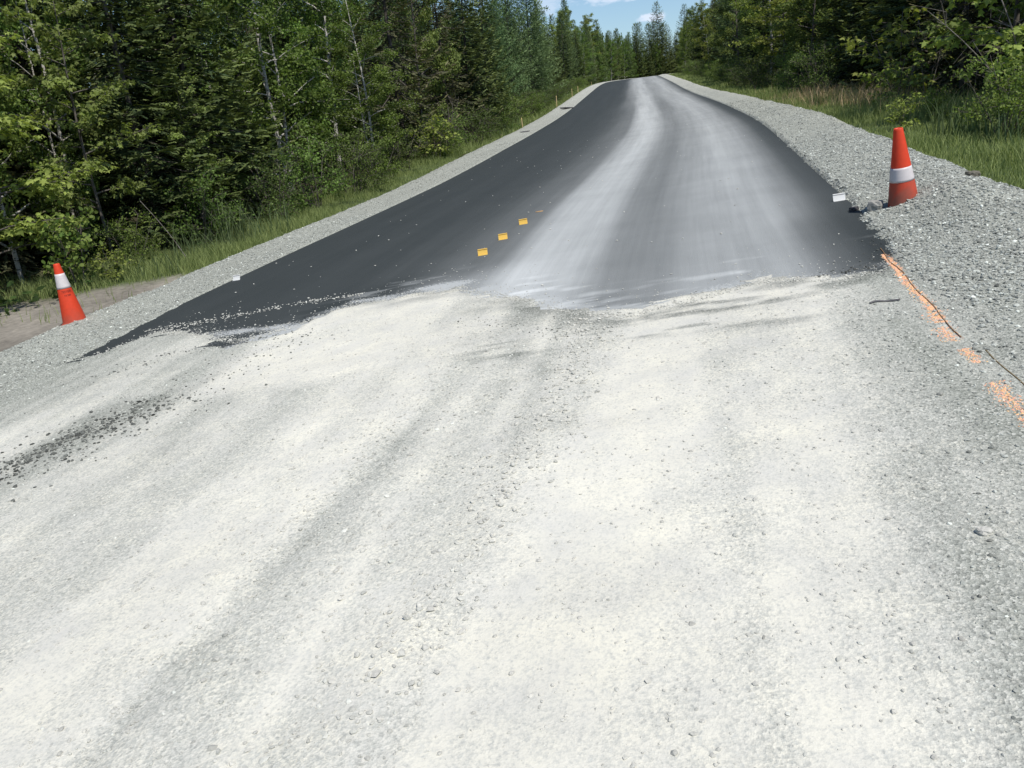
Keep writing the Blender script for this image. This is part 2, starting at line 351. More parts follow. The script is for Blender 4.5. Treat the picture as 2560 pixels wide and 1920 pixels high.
M_RUBBER = tint_mat('black_rubber', .8, .002, 60, .2)
M_TAB = tint_mat('marker_vinyl', .4, 0, 50, .03, .4, .35)
M_CONC = tint_mat('broken_concrete', .9, .006, 40, .3)
M_WOOD = tint_mat('stake_wood', .8, .002, 40, .2)
M_STRING = tint_mat('string_line', .8, 0, 60, .3)
M_PAINT = tint_mat('paint_on_stones', .8, .002, 200, .15)

# ------------------------------------------------------------------ ground sheet (soil under grass and forest)
def grid_faces(ni, nj):
    i = np.arange(ni-1)[:, None]*nj; j = np.arange(nj-1)[None]
    return np.stack([i+j, i+nj+j, i+nj+j+1, i+j+1], -1).reshape(-1, 4)
rr = np.concatenate([[0.01], np.geomspace(.6, 900, 230)]); aa = np.linspace(0, 2*math.pi, 361)
RR, AA = np.meshgrid(rr, aa, indexing='ij'); gx = (RR*np.sin(AA)).ravel(); gy = (RR*np.cos(AA)).ravel()
gs, gt = to_st(gx, gy); gz = terrain_z(gs, gt)
grassc = np.array([.060, .085, .030]); dirt = np.array([.20, .182, .155]); duff = np.array([.040, .032, .020])
DIRT_T = [6.45, 7.04, 7.98, 8.88, 12]; DIRT_S = [7.48, 7.02, 6.76, 6.44, 5.8]
def dirtmask(s, t): return (1-sstep(-.25, .3, s-np.interp(-t, DIRT_T, DIRT_S)+.4*fbm(s, t, 1.4, 3, 90)))*sstep(-14, -8, s)*sstep(4.5, 5, -t)*(1-sstep(10, 12, -t))
wd = dirtmask(gs, gt)
wf = sstep(7.2, 9, abs(gt))
gc = grassc*(1-wf[:, None])+duff*wf[:, None]; gc = gc*(1-wd[:, None])+dirt*wd[:, None]
gc *= (1+.5*fbm(gx, gy, 1.5, 4, 12))[:, None]
mb = MB(); mb.add(np.stack([gx, gy, gz], 1), grid_faces(len(rr), len(aa)), np.clip(gc, 0, 1))
obj('ground', mb.mesh('ground', M_SOIL, True), kind='structure')

# ------------------------------------------------------------------ gravel road and shoulders
def dust_gravel(s, t):
    tt = t - .12*np.clip(s+1, -3, 2) + .07*fbm(s*.5, t, 1.1, 3, 101)
    d = np.interp(tt, [-5, -3.5, -3.1, -2.6, -2.2, -1.9, -1.6, -1.3, -.9, -.5, -.2, 0, .3, .5, .58, .66, .8, .95, 1.15, 1.4, 1.52, 1.6, 1.9, 2.05, 2.2, 2.4, 2.6, 2.74, 2.9, 3.1, 3.5, 5],
                      [.03, .05, .24, .55, .52, .34, .38, .58, .62, .56, .66, .78, .88, .86, .72, .52, .66, .76, .72, .64, .70, .94, 1.0, .88, .76, .84, .92, .66, .36, .14, .06, .03])
    d = d + .10*fbm(s*.3, t*1.6, 1.2, 4, 111) + .22*fbm(s*.8, t, 4.5, 4, 115) + .26*fbm(s*.04, t, 10.0, 4, 118)
    # creamy fan of fines just before the asphalt
    d = np.where(s > 0, np.maximum(d, (.95+.25*fbm(s, t, 2., 3, 121))*sstep(-.2, .5, s)*(sstep(-1.6, -1.1, t)*(1-sstep(.1, .7, t)) + sstep(1.5, 1.9, t)*(1-sstep(2.7, 3.0, t)))), d)
    d = d*(1-sstep(3.35, 3.6, abs(t))*.85)
    d = np.where(s > 3, np.minimum(d, .14), d)
    far = sstep(15, 90, s); d = d + .30*far
    return np.clip(d, 0, 1.15)
tg = np.unique(np.round(np.concatenate([np.arange(-6.6, -3.9, .05), np.arange(-3.9, -3.1, .025), np.arange(-3.1, 3.1, .04), np.arange(3.1, 3.9, .025), np.arange(3.9, 6.3, .05)]), 4))
sg = np.concatenate([np.arange(-30, -6, .5), np.arange(-6, 4, .032)]); a = 4.; stp = .04
ex = []
while a < 270: ex.append(a); a += stp; stp = min(stp*1.014, 1.2)
sg = np.concatenate([sg, ex])
S2, T2 = np.meshgrid(sg, tg, indexing='ij'); S1, T1 = S2.ravel(), T2.ravel()
X1, Y1 = wxy(S1, T1); Z1 = basez(S1, T1)+gravel_off(S1, T1)
D1 = dust_gravel(S1, T1)
blot = np.zeros_like(S1)                       # darker damp/bitumen marks among the dust
for (bs, bt, rs_, rt_, w_) in [(-.3, -1.75, .55, .10, .7), (.15, -1.45, .4, .07, .5), (.55, -1.25, .5, .06, .35), (.0, 1.25, .30, .12, .3), (.75, 1.75, .10, .30, .35),
                              (-.9, 1.75, .10, .25, .25), (.35, 1.1, .25, .08, .35), (-1.3, 2.2, .15, .2, .15), (.2, 2.3, .07, .35, .22), (.55, 2.55, .06, .3, .2), (-2.1, 1.9, .3, .2, .12), (1.2, .9, .5, .18, .35), (1.6, .5, .5, .16, .3)]:
    blot += .55*w_*np.exp(-((S1-bs)/rs_)**2-((T1-bt)/rt_)**2)*(1+1.6*fbm(S1, T1, 6, 3, 130))
mott = np.clip(fbm(S1*3.2, T1*.8, 2.4, 4, 611)*2.6-.30, 0, .8)*sstep(.0, .5, S1)*sstep(.5, 1.1, T1)*(1-sstep(2.6, 3.1, T1))
mott = mott + .62*np.exp(-((S1-np.interp(T1, END_T, END_S)+.08)/.28)**2)*np.clip(.45+2.2*fbm(S1*2, T1, 3, 4, 623), 0, 1)*sstep(-1, -.3, T1)
blot += mott
D1 = np.clip(D1-np.clip(blot, 0, 1)*.9, 0, 1)
val = .5*(1-np.clip(blot, 0, .8)*.45)*(1+.10*fbm(S1, T1, 1.2, 3, 140)); 
relief = np.clip(.85-.95*np.clip(D1-.3, 0, 1), .16, 1)*(1-.75*sstep(8, 40, S1))
mb = MB(); mb.add(np.stack([X1, Y1, Z1], 1), grid_faces(len(sg), len(tg)), np.stack([D1, val, relief], 1))
obj('gravel_road', mb.mesh('gravel_road', M_GRAVEL, True, uv=np.stack([S1, T1], 1)), kind='structure')

# ------------------------------------------------------------------ asphalt
ta = np.linspace(-3.56, 3.56, 160); sa = np.concatenate([np.arange(.3, 3.6, .035), np.arange(3.6, 8, .08), np.arange(8, 40, .4), np.arange(40, 270, 1.5)])
S2, T2 = np.meshgrid(sa, ta, indexing='ij'); S1, T1 = S2.ravel(), T2.ravel(); X1, Y1 = wxy(S1, T1)
u = T1 + .10*fbm(S1*.12, T1*.3, 1, 3, 201)
dd = np.interp(u, [-3.53, -1.2, -.5, -.1, .2, .38, .5, .65, .9, 1.2, 1.35, 1.5, 1.8, 2.1, 2.5, 2.9, 3.15, 3.35, 3.53],
                  [.02, .03, .06, .12, .18, .22, .42, .56, .65, .58, .44, .29, .26, .38, .50, .46, .25, .07, .03])
dl2 = np.interp(u, [-3.53, -.7, -.3, 0, .4, .84, 1.2, 1.5, 1.9, 2.5, 2.9, 3.2, 3.53], [.02, .03, .08, .26, .42, .52, .50, .38, .36, .44, .45, .30, .06])
wfar = sstep(25, 75, S1); dd = dd*(1-wfar)+dl2*wfar
near = (1-sstep(2.3, 4.2, S1))
dd = dd + (1-sstep(2.5, 3.4, S1))*.26*np.exp(-((T1-.25)/.6)**2)
dd = dd + (1-sstep(1.2, 2.2, S1))*.08*np.exp(-((T1-2.1)/.7)**2)
dse = S1-np.interp(T1, END_T, END_S); dd = dd + (1-sstep(.1, 1.1, dse))*np.clip(-.24+1.3*fbm(S1*3, T1*.8, 2.6, 4, 231), -.05, .24)*sstep(-1.6, -.6, T1)
dd = dd*(1-.55*sstep(2.7, 3.2, T1)*(1-sstep(2.4, 4, S1)))
dd = np.clip(dd, .01, 1)
grit_ = np.clip((1-sstep(.0, .55, S1-np.interp(T1, END_T, END_S)))*(.85+1.2*fbm(S1*2.2, T1*.8, 2.2, 4, 241)), 0, 1)*sstep(-3.4, -1.2, T1)*(1-sstep(2.9, 3.4, T1)) + .25*np.clip(fbm(S1*2, T1, 1.2, 3, 243)-.1, 0, .6)*(1-sstep(2, 5, S1))
mb = MB(); mb.add(np.stack([X1, Y1, basez(S1, T1)], 1), grid_faces(len(sa), len(ta)), np.stack([dd, grit_, dd], 1))
obj('road', mb.mesh('road', M_ASPH, True, uv=np.stack([S1, T1], 1)), kind='structure')

# ------------------------------------------------------------------ loose stones
_ph = (1+5**.5)/2
ICO = np.array([(-1, _ph, 0), (1, _ph, 0), (-1, -_ph, 0), (1, -_ph, 0), (0, -1, _ph), (0, 1, _ph), (0, -1, -_ph), (0, 1, -_ph), (_ph, 0, -1), (_ph, 0, 1), (-_ph, 0, -1), (-_ph, 0, 1)])/math.sqrt(1+_ph*_ph)
ICOF = np.array([(0, 11, 5), (0, 5, 1), (0, 1, 7), (0, 7, 10), (0, 10, 11), (1, 5, 9), (5, 11, 4), (11, 10, 2), (10, 7, 6), (7, 1, 8), (3, 9, 4), (3, 4, 2), (3, 2, 6), (3, 6, 8), (3, 8, 9), (4, 9, 5), (2, 4, 11), (6, 2, 10), (8, 6, 7), (9, 8, 1)])
def stones(mb, s, t, size, col, sink=.3, r=rng):
    n = len(s); x, y = wxy(s, t); z = surf_z(s, t)
    sc = np.stack([r.uniform(.7, 1.35, n), r.uniform(.6, 1.1, n), r.uniform(.35, .75, n)], 1)*size[:, None]*.5
    V = ICO[None]*(1+r.uniform(-.28, .28, (n, 12, 1)))*sc[:, None]
    a = r.uniform(0, 2*math.pi, n); ca, sa_ = np.cos(a)[:, None], np.sin(a)[:, None]
    V = np.stack([V[..., 0]*ca-V[..., 1]*sa_, V[..., 0]*sa_+V[..., 1]*ca, V[..., 2]+r.uniform(-.25, .25, (n, 1))*V[..., 0]], -1)
    V += np.stack([x, y, z+sc[:, 2]*(1-2*sink)], 1)[:, None]
    F = (np.arange(n)[:, None, None]*12+ICOF[None]).reshape(-1, 3)
    mb.add(V, F, np.repeat(col, 12, 0))
def stone_cols(n, r, d=None):
    g = r.uniform(.17, .42, n)**1.0; k = r.random(n)
    g = np.where(k < .05, r.uniform(.08, .15, n), g); g = np.where(k > .95, r.uniform(.5, .7, n), g)
    c = np.stack([g*1.06, g*1.10, g*1.0], 1)
    if d is not None:
        w = np.clip(d*1.15+r.uniform(-.35, .1, n), 0, 1)[:, None]*.88; c = c*(1-w)+np.array([.53, .515, .465])*w
    return c
mb = MB()
def scatter(n, s0, s1, t0, t1, lo, hi, keep=None, dust=True, sink=.35, dark=None):
    s = rng.uniform(s0, s1, n); t = rng.uniform(t0, t1, n)
    if keep is not None:
        m = rng.random(n) < keep(s, t); s, t = s[m], t[m]
    size = lo+(hi-lo)*rng.random(len(s))**2.6
    d = dust_gravel(s, t) if dust else None
    c = stone_cols(len(s), rng, d)
    if dark is not None: c = c*dark
    stones(mb, s, t, size, c, sink)
vis = lambda s, t: np.where(gravel_off(s, t) > -.02, 1., 0.)
# central area, sparse where the dust is thick
scatter(75000, -3.7, 2.6, -5, 4.8, .004, .017, lambda s, t: vis(s, t)*np.clip(1.05-.80*dust_gravel(s, t), .26, 1)*(.75+.5*fbm(s*.6, t, 1.5, 3, 301)+.25), sink=.42)
scatter(5500, -3.7, 2.0, -5, 4.8, .007, .022, vis, sink=.43, dark=.9)
scatter(30000, 0, 9, 3.45, 5.2, .009, .030, vis, sink=.3)
scatter(20000, 0, 10, -5.4, -3.4, .009, .028, vis, sink=.3)
scatter(10000, 9, 26, 3.5, 5.2, .014, .036, vis); scatter(7000, 9, 26, -5.4, -3.5, .014, .032, vis)
scatter(6000, -3.5, 2.2, 3.3, 5, .008, .030, vis); scatter(3500, -3.5, 3, 2.9, 4.2, .006, .022, vis)
scatter(500, -3.5, 1, .2, 1.35, .012, .026, None, sink=.4)
# band of pushed stones left of the clean white track, and the ridge beside the groove
def band(n, pts, w, lo, hi, dk=1.):
    p = np.array(pts, float); k = rng.uniform(0, len(p)-1, n); s = np.interp(k, np.arange(len(p)), p[:, 0])+rng.normal(0, .04, n)
    t = np.interp(k, np.arange(len(p)), p[:, 1])+rng.normal(0, w, n)
    size = lo+(hi-lo)*rng.random(n)**2; stones(mb, s, t, size, stone_cols(n, rng, .8*np.ones(n) if dk == 1 else None)*dk, .25)
band(800, [(-2.8, 1.15), (-1.5, 1.35), (-.6, 1.45), (.3, 1.5), (1.0, 1.45)], .10, .009, .026)
band(500, [(-2.8, .42), (-1.5, .55), (0, .66), (1.2, .75)], .09, .006, .016)
# asphalt crumbs
band(300, [(-.9, -1.95), (-.3, -1.75), (.05, -1.47)], .09, .010, .030, .30); band(500, [(-1.6, -2.2), (-.3, -1.75), (.7, -1.2), (1.6, -1.1)], .24, .006, .020, .55)
band(500, [(-1.2, -1.9), (-.3, -1.55), (.4, -1.35)], .22, .010, .028, .35)
band(170, [(.9, -2.6), (1.6, -2.2), (1.6, -1.6), (1.7, -1.2)], .16, .008, .022, .42)
band(160, [(1.1, 2.9), (1.2, 3.4), (2., 3.55)], .09, .008, .020, .3)
band(160, [(1.3, .5), (.8, 1.2), (.5, 1.5)], .16, .006, .016, .5)
# stones strewn over the end of the asphalt
def strew(n, s0, sd, t0, t1, lo, hi):
    t = rng.uniform(t0, t1, n); s = np.interp(t, END_T, END_S)+abs(rng.normal(0, sd, n))+s0
    size = lo+(hi-lo)*rng.random(n)**2; c = stone_cols(n, rng, .7*np.ones(n)); stones(mb, s, t, size, c*1.05, .12)
strew(650, -.1, .16, -3.3, -.8, .007, .022); strew(380, .15, .5, -3.3, 3.3, .006, .018); strew(1200, -.15, .18, -.8, 3.4, .005, .014); strew(2600, -.14, .07, -3.2, 3.4, .005, .015)
t_ = rng.uniform(-3.2, -.9, 300); s_ = 2.72+.05*np.sin(t_*3)+.28*(t_+2.5)*.25+rng.normal(0, .06, 300); stones(mb, s_, t_, rng.uniform(.008, .024, 300), stone_cols(300, rng, .75*np.ones(300)), .12)
n = 130; t_ = rng.uniform(-3.4, 3.4, n); s_ = 3+17*rng.random(n)**1.6; stones(mb, s_, t_, rng.uniform(.008, .026, n), stone_cols(n, rng, .8*np.ones(n)), .1)
obj('loose_stones', mb.mesh('loose_stones', M_STONE, False), label='loose crushed stones scattered over the gravel and asphalt end', category='gravel', kind='stuff')

# ------------------------------------------------------------------ orange paint line and the string lying on it
def blob(mb, c, rx, ry, rz, col, r, sub=1.):
    V = ICO*(1+r.uniform(-.25, .25, (12, 1)))*np.array([rx, ry, rz]); mb.add(V+np.array(c), ICOF, col)
pr = np.random.default_rng(5)
mb = MB()
for (a0, a1, w_, off_) in [(1.45, -.14, .013, .0), (1.42, .92, .022, .012), (.9, .45, .03, -.008), (.45, .02, .034, .0), (.02, -.14, .05, -.02), (-.2, -.42, .045, -.03), (-.53, -.72, .03, -.015), (-.95, -1.5, .04, -.02)]:
    n = int(abs(a1-a0)*1300); s = pr.uniform(a1, a0, n); t = 3.335+.045*(s-.2)+off_+pr.normal(0, w_*.50, n)
    cc = np.stack([pr.uniform(.72, .86, n), pr.uniform(.38, .52, n), pr.uniform(.20, .33, n)], 1)
    stones(mb, s, t, pr.uniform(.003, .010, n), cc, .46, pr)
obj('paint_line', mb.mesh('paint_line', M_PAINT), label='broken orange spray paint line along the right edge of the gravel', category='paint line')
mb = MB(); s = np.linspace(1.62, -.38, 60); t = 3.345+.045*(s-.2)+.006*np.sin(s*9); x, y = wxy(s, t)
tube(mb, np.stack([x, y, surf_z(s, t)+.004], 1), .0026, 5, (.26, .16, .085))
obj('string', mb.mesh('string', M_STRING, True), label='thin taut brown string lying on the orange paint up to the asphalt corner', category='string')
mb = MB(); s = np.linspace(-.58, -1.6, 40); t = 3.36+.03*(s+.5)+.004*np.sin(s*11); x, y = wxy(s, t)
tube(mb, np.stack([x, y, surf_z(s, t)+.001], 1), .0026, 5, (.18, .13, .06))
obj('string', mb.mesh('string', M_STRING, True), label='nearer piece of brown string running off the right edge of the picture', category='string')

# ------------------------------------------------------------------ cones
def lathe(mb, prof, sides=40, col=None, capt=False):
    p = np.array(prof, float); an = np.arange(sides)*2*math.pi/sides
    V = np.stack([p[:, 0][:, None]*np.cos(an), p[:, 0][:, None]*np.sin(an), np.repeat(p[:, 1][:, None], sides, 1)], -1)
    n = len(p); i = np.arange(n-1)[:, None]*sides; j = np.arange(sides)[None]; j2 = (j+1) % sides
    mb.add(V, np.stack([i+j, i+j2, i+sides+j2, i+sides+j], -1).reshape(-1, 4), col)
def bevel_box(mb, cx, cy, cz, hx, hy, hz, b, col):
    """box with cut corners and rounded top edge"""
    def ring(ix, z): 
        x, y = hx-ix, hy-ix; c = b*1.6
        return [(x, y-c, z), (x-c, y, z), (-x+c, y, z), (-x, y-c, z), (-x, -y+c, z), (-x+c, -y, z), (x-c, -y, z), (x, -y+c, z)]
    V = ring(0, -hz)+ring(0, hz-b)+ring(b, hz); V = np.array(V)+np.array([cx, cy, cz])
    F = [[i, (i+1) % 8, 8+(i+1) % 8, 8+i] for i in range(8)]+[[8+i, 8+(i+1) % 8, 16+(i+1) % 8, 16+i] for i in range(8)]
    mb.add(V, F, col); mb.P.append(np.arange(16, 24)[None]+mb.n-24)
    mb.P.append(np.arange(7, -1, -1)[None]+mb.n-24)
def cone(s, t, sink, band_, tilt, yaw, label, dirty, letters):
    x, y = wxy(s, t); z = float(surf_z(s, t)[0])
    root = obj('traffic_cone', None, loc=(float(x), float(y), z-sink), label=label, category='cone', group='traffic cones at the road edges')
    root.rotation_euler = (tilt[0], tilt[1], yaw)
    H = .71; rad = lambda q: .128-(.128-.033)*(q-.03)/(H-.03)
    mb = MB(); zs = np.concatenate([[.028, .036], np.linspace(.05, H-.004, 40)])
    V0 = mb.n; prof = [(.150, .028), (.141, .034)]+[(rad(q), q) for q in zs[2:]]+[(.031, H), (.026, H), (.024, H-.03)]
    lathe(mb, prof, 48, (.72, .062, .022))
    V = mb.V[0]; C = np.repeat(np.array([[.74, .066, .022]]), len(V), 0)
    n = np.clip(fbm(V[:, 0]*1+V[:, 1], V[:, 2]+V[:, 1], 14, 4, 500+dirty)+.25+.9*(.35-V[:, 2])*(1 if dirty == 2 else .3), 0, 1)
    low = (1-sstep(.1 if dirty == 2 else 0, .46 if dirty == 2 else .26, V[:, 2]))[:, None]*np.clip(.5+1.1*n, 0, 1)[:, None]*(.85 if dirty == 2 else .5)
    C = C*(1-low)+np.array([.20, .115, .085])*low; mb.C[0] = C.astype(np.float32)
    obj('cone_body', mb.mesh('cone_body', M_PLASTIC, True), root)
    mb = MB(); zz = np.linspace(band_[0], band_[1], 8); lathe(mb, [(rad(zz[0])-.001, zz[0])]+[(rad(q)+.0022, q) for q in zz]+[(rad(zz[-1])-.001, zz[-1])], 48, (.66, .62, .62))
    obj('reflective_band', mb.mesh('reflective_band', M_SHEET, True), root)
    mb = MB(); bevel_box(mb, 0, 0, .014, .18, .18, .014, .008, (.03, .03, .032)); obj('cone_base', mb.mesh('cone_base', M_RUBBER), root)
    if letters:       # two short worn rows of stencilled letters below the band, too small to read
        mb = MB(); lr = np.random.default_rng(3)
        for row, (zc, na, a0, da, hh) in enumerate([(band_[0]-.036, 9, -1.75, .150, .030), (band_[0]-.078, 6, -1.50, .140, .020)]):
            for i in range(na):
                a = a0+i*da
                for (o0, o1, z0, z1) in [(0, .022, -1, 1), (.022, .075, .6, 1), (.022, .075, -.2, .15)][:3 if lr.random() > .3 else 2]+([(.06, .082, -1, .7)] if lr.random() > .4 else []):
                    q = []
                    for (aa_, zz_) in ((a+o0, z0), (a+o1, z0), (a+o1, z1), (a+o0, z1)):
                        zq = zc+zz_*hh*.5; rq = rad(zq)+.0018; q.append((rq*math.cos(aa_), rq*math.sin(aa_), zq))
                    mb.add(q, [[0, 1, 2, 3]], (.05, .012, .012))
        obj('lettering', mb.mesh('lettering', M_RUBBER), root, label='faded black stencilled lettering')
    return root
cone(3.45, -4.71, .06, (.435, .60), (R(1), R(-2.2), 0), .2, 'orange traffic cone leaning left on the left shoulder, wide white band, black lettering', 1, True)
cone(2.86, 3.86, .14, (.30, .41), (R(0), R(-9.0), 0), .35, 'dirty orange traffic cone half buried in the right gravel heap, narrow white band', 2, False)

# ------------------------------------------------------------------ marker tabs
def tab(s, t, yaw, label, col, cat='road marker', h=.060, tilt=-.42, group=None, w=.052):
    x, y = wxy(s, t); z = float(surf_z(s, t)[0]); th = float(np.interp(s, SS, TH)); cs = float(np.interp(s, SS, _e))
    root = obj('marker_tab', None, loc=(float(x), float(y), z-.001), label=label, category=cat, group=group)
    root.rotation_euler = (R(2.5), -math.atan(cs), -th+yaw)
    # vertical blade, slightly bowed, with a bead along its top
    mb = MB(); prof = [(-.0012, 0), (-.002, h*.5), (-.0035, h*.86), (-.0055, h*.94), (-.0035, h), (.001, h), (.0025, h*.93), (.0015, h*.5), (.0012, 0)]
    xs = np.linspace(-w, w, 9); V = [(xx, yy-tilt*zz, zz+.002) for xx in xs for (yy, zz) in prof]; k = len(prof)
    F = [[i*k+j, i*k+(j+1) % k, (i+1)*k+(j+1) % k, (i+1)*k+j] for i in range(8) for j in range(k)]
    mb.add(V, F, col); mb.P.append(np.arange(k)[None]); mb.P.append(np.arange(8*k, 9*k)[::-1][None])
    obj('blade', mb.mesh('blade', M_TAB), root)
    mb = MB(); bevel_box(mb, 0, -.012, .0022, w, .013, .0022, .001, col); obj('foot', mb.mesh('foot', M_TAB), root)
    mb = MB(); bevel_box(mb, 0, -.0045-tilt*h*.84, h*.84+.002, w-.001, .0012, .0035, .0006, np.array(col)*.55); obj('reflective_strip', mb.mesh('reflective_strip', M_TAB), root)
    return root
YEL = (.96, .66, .15); WHT = (.88, .88, .86)
tab(4.85, -3.47, R(-4), 'white road marker tab on the left edge of the asphalt', WHT)
tab(3.70, 3.50, R(-2), 'white road marker tab on the right edge of the asphalt near the cone', WHT)
tab(3.85, .05, 0, 'yellow road marker tab on the centre joint, nearest the gravel', YEL, group='yellow centre marker tabs')
tab(4.62, .10, R(2), 'yellow road marker tab on the centre joint, second from the gravel', YEL, group='yellow centre marker tabs')
tab(5.50, .16, R(4), 'yellow road marker tab on the centre joint, farthest one still standing', YEL, tilt=-.3, group='yellow centre marker tabs')
mb = MB(); an = np.arange(20)*2*math.pi/20
V = [(.055*math.cos(a)*(1), .034*math.sin(a), z_) for z_ in (0, .006) for a in an]
mb.add(V, [[i, (i+1) % 20, 20+(i+1) % 20, 20+i] for i in range(20)], (.85, .52, .22)); mb.P.append(np.arange(20, 40)[None])
x, y = wxy(6.36, .20); obj('flattened_marker', mb.mesh('flattened_marker', M_TAB), None, (float(x), float(y), float(surf_z(6.36, .2)[0])), (0, -.08, R(-25)), label='flattened yellow road marker lying on the asphalt beyond the standing ones', category='road marker')

# ------------------------------------------------------------------ rock, stick, debris, stakes
def chunk(name, s, t, dims, label, cat, col, yaw=0., sink=.2, seed=1, mat=None):
    r = np.random.default_rng(seed); mb = MB(); hx, hy, hz = np.array(dims)/2
    g = np.linspace(-1, 1, 5); V = []; F = []
    for ax in range(3):
        for sg_ in (-1, 1):
            b0 = len(V)
            for i in g:
                for j in g:
                    p = [0, 0, 0]; p[ax] = sg_; p[(ax+1) % 3] = i; p[(ax+2) % 3] = j
                    q = np.array(p, float); q = q*.45+.62*q/np.linalg.norm(q); V.append(q)
            for i in range(4):
                for j in range(4):
                    a = b0+i*5+j; f = [a, a+5, a+6, a+1]; F.append(f if sg_ > 0 else f[::-1])
    V = np.array(V); k = np.round(V*50).astype(int)
    disp = np.array([[math.sin(a*1.7+b*2.3+c*.9+seed)+math.sin(a*.6-b*.8+c*1.3+seed*2) for a, b, c in [kk/14.]][0] for kk in k])
    V = V*(1+.055*disp[:, None])*np.array([hx, hy, hz]); x, y = wxy(s, t); z = float(surf_z(s, t)[0])
    mb.add(V, F, col)
    return obj(name, mb.mesh(name, mat or M_CONC, False), None, (float(x), float(y), z+hz*(1-2*sink)), (r.uniform(-.1, .1), r.uniform(-.1, .1), yaw), label=label, category=cat)
chunk('concrete_chunk', 2.88, 3.64, (.11, .10, .085), 'grey concrete lump beside the foot of the right cone', 'rock', (.27, .265, .245), R(-38), .12, 2)
chunk('asphalt_lump', 3.12, 3.52, (.07, .06, .045), 'small dark asphalt lump just behind the concrete lump by the right cone', 'rock', (.05, .05, .055), .4, .25, 3)
chunk('brown_rock', 3.55, 4.55, (.10, .09, .07), 'dark brown rock half sunk in the gravel right of the right cone', 'rock', (.13, .12, .095), .3, .3, 4)
chunk('asphalt_slab', 49.3, -3.85, (1.0, .5, .10), 'dark asphalt slab lying on the far left shoulder', 'slab', (.05, .05, .055), .5, .2, 5)
chunk('asphalt_slab', 30.5, -4.15, (.5, .25, .05), 'small broken asphalt flake on the left shoulder, nearer than the dark slab', 'slab', (.10, .10, .10), .9, .2, 6)
chunk('pale_rock', -2.05, 2.86, (.04, .03, .02), 'pale grey flat stone by the right picture edge in the grey gravel', 'rock', (.46, .45, .41), .2, .3, 7)
mb = MB(); k = np.linspace(0, 1, 9); s = .34+.015*np.sin(k*5); t = 3.08+.15*k; x, y = wxy(s, t)
tube(mb, np.stack([x, y, surf_z(s, t)+.006+.003*np.sin(k*9)], 1), .0052, 6, (.12, .115, .12)); obj('twig', mb.mesh('twig', M_WOOD, True), label='dark crooked twig lying left of the orange paint line', category='twig')
def stake(s, t, h, label, lean):
    mb = MB(); bevel_box(mb, 0, 0, h/2-.1, .024, .012, h/2+.1, .006, (.58, .44, .24)); x, y = wxy(s, t)
    mb2 = MB(); bevel_box(mb2, 0, 0, h-.06, .0265, .0145, .05, .003, (.62, .50, .22))
    r_ = obj('survey_stake', None, loc=(float(x), float(y), tz(s, t)), rot=(lean, -lean, .4), label=label, category='stake', group='survey stakes behind the left shoulder')
    obj('shaft', mb.mesh('shaft', M_WOOD), r_); obj('painted_top', mb2.mesh('painted_top', M_WOOD), r_)
stake(40, -5.55, .62, 'pale wooden survey stake nearest the viewer behind the left gravel shoulder', .08)
stake(61, -5.6, .85, 'tall wooden survey stake behind the left shoulder, just past the dark slab', -.02)
stake(77, -5.5, .8, 'wooden survey stake behind the left shoulder, nearer one of the close pair', .03)
stake(86, -5.5, .75, 'wooden survey stake behind the left shoulder, farther one of the close pair', -.03)
stake(112, -5.4, .7, 'leaning survey stake near the crest on the left shoulder', .12)

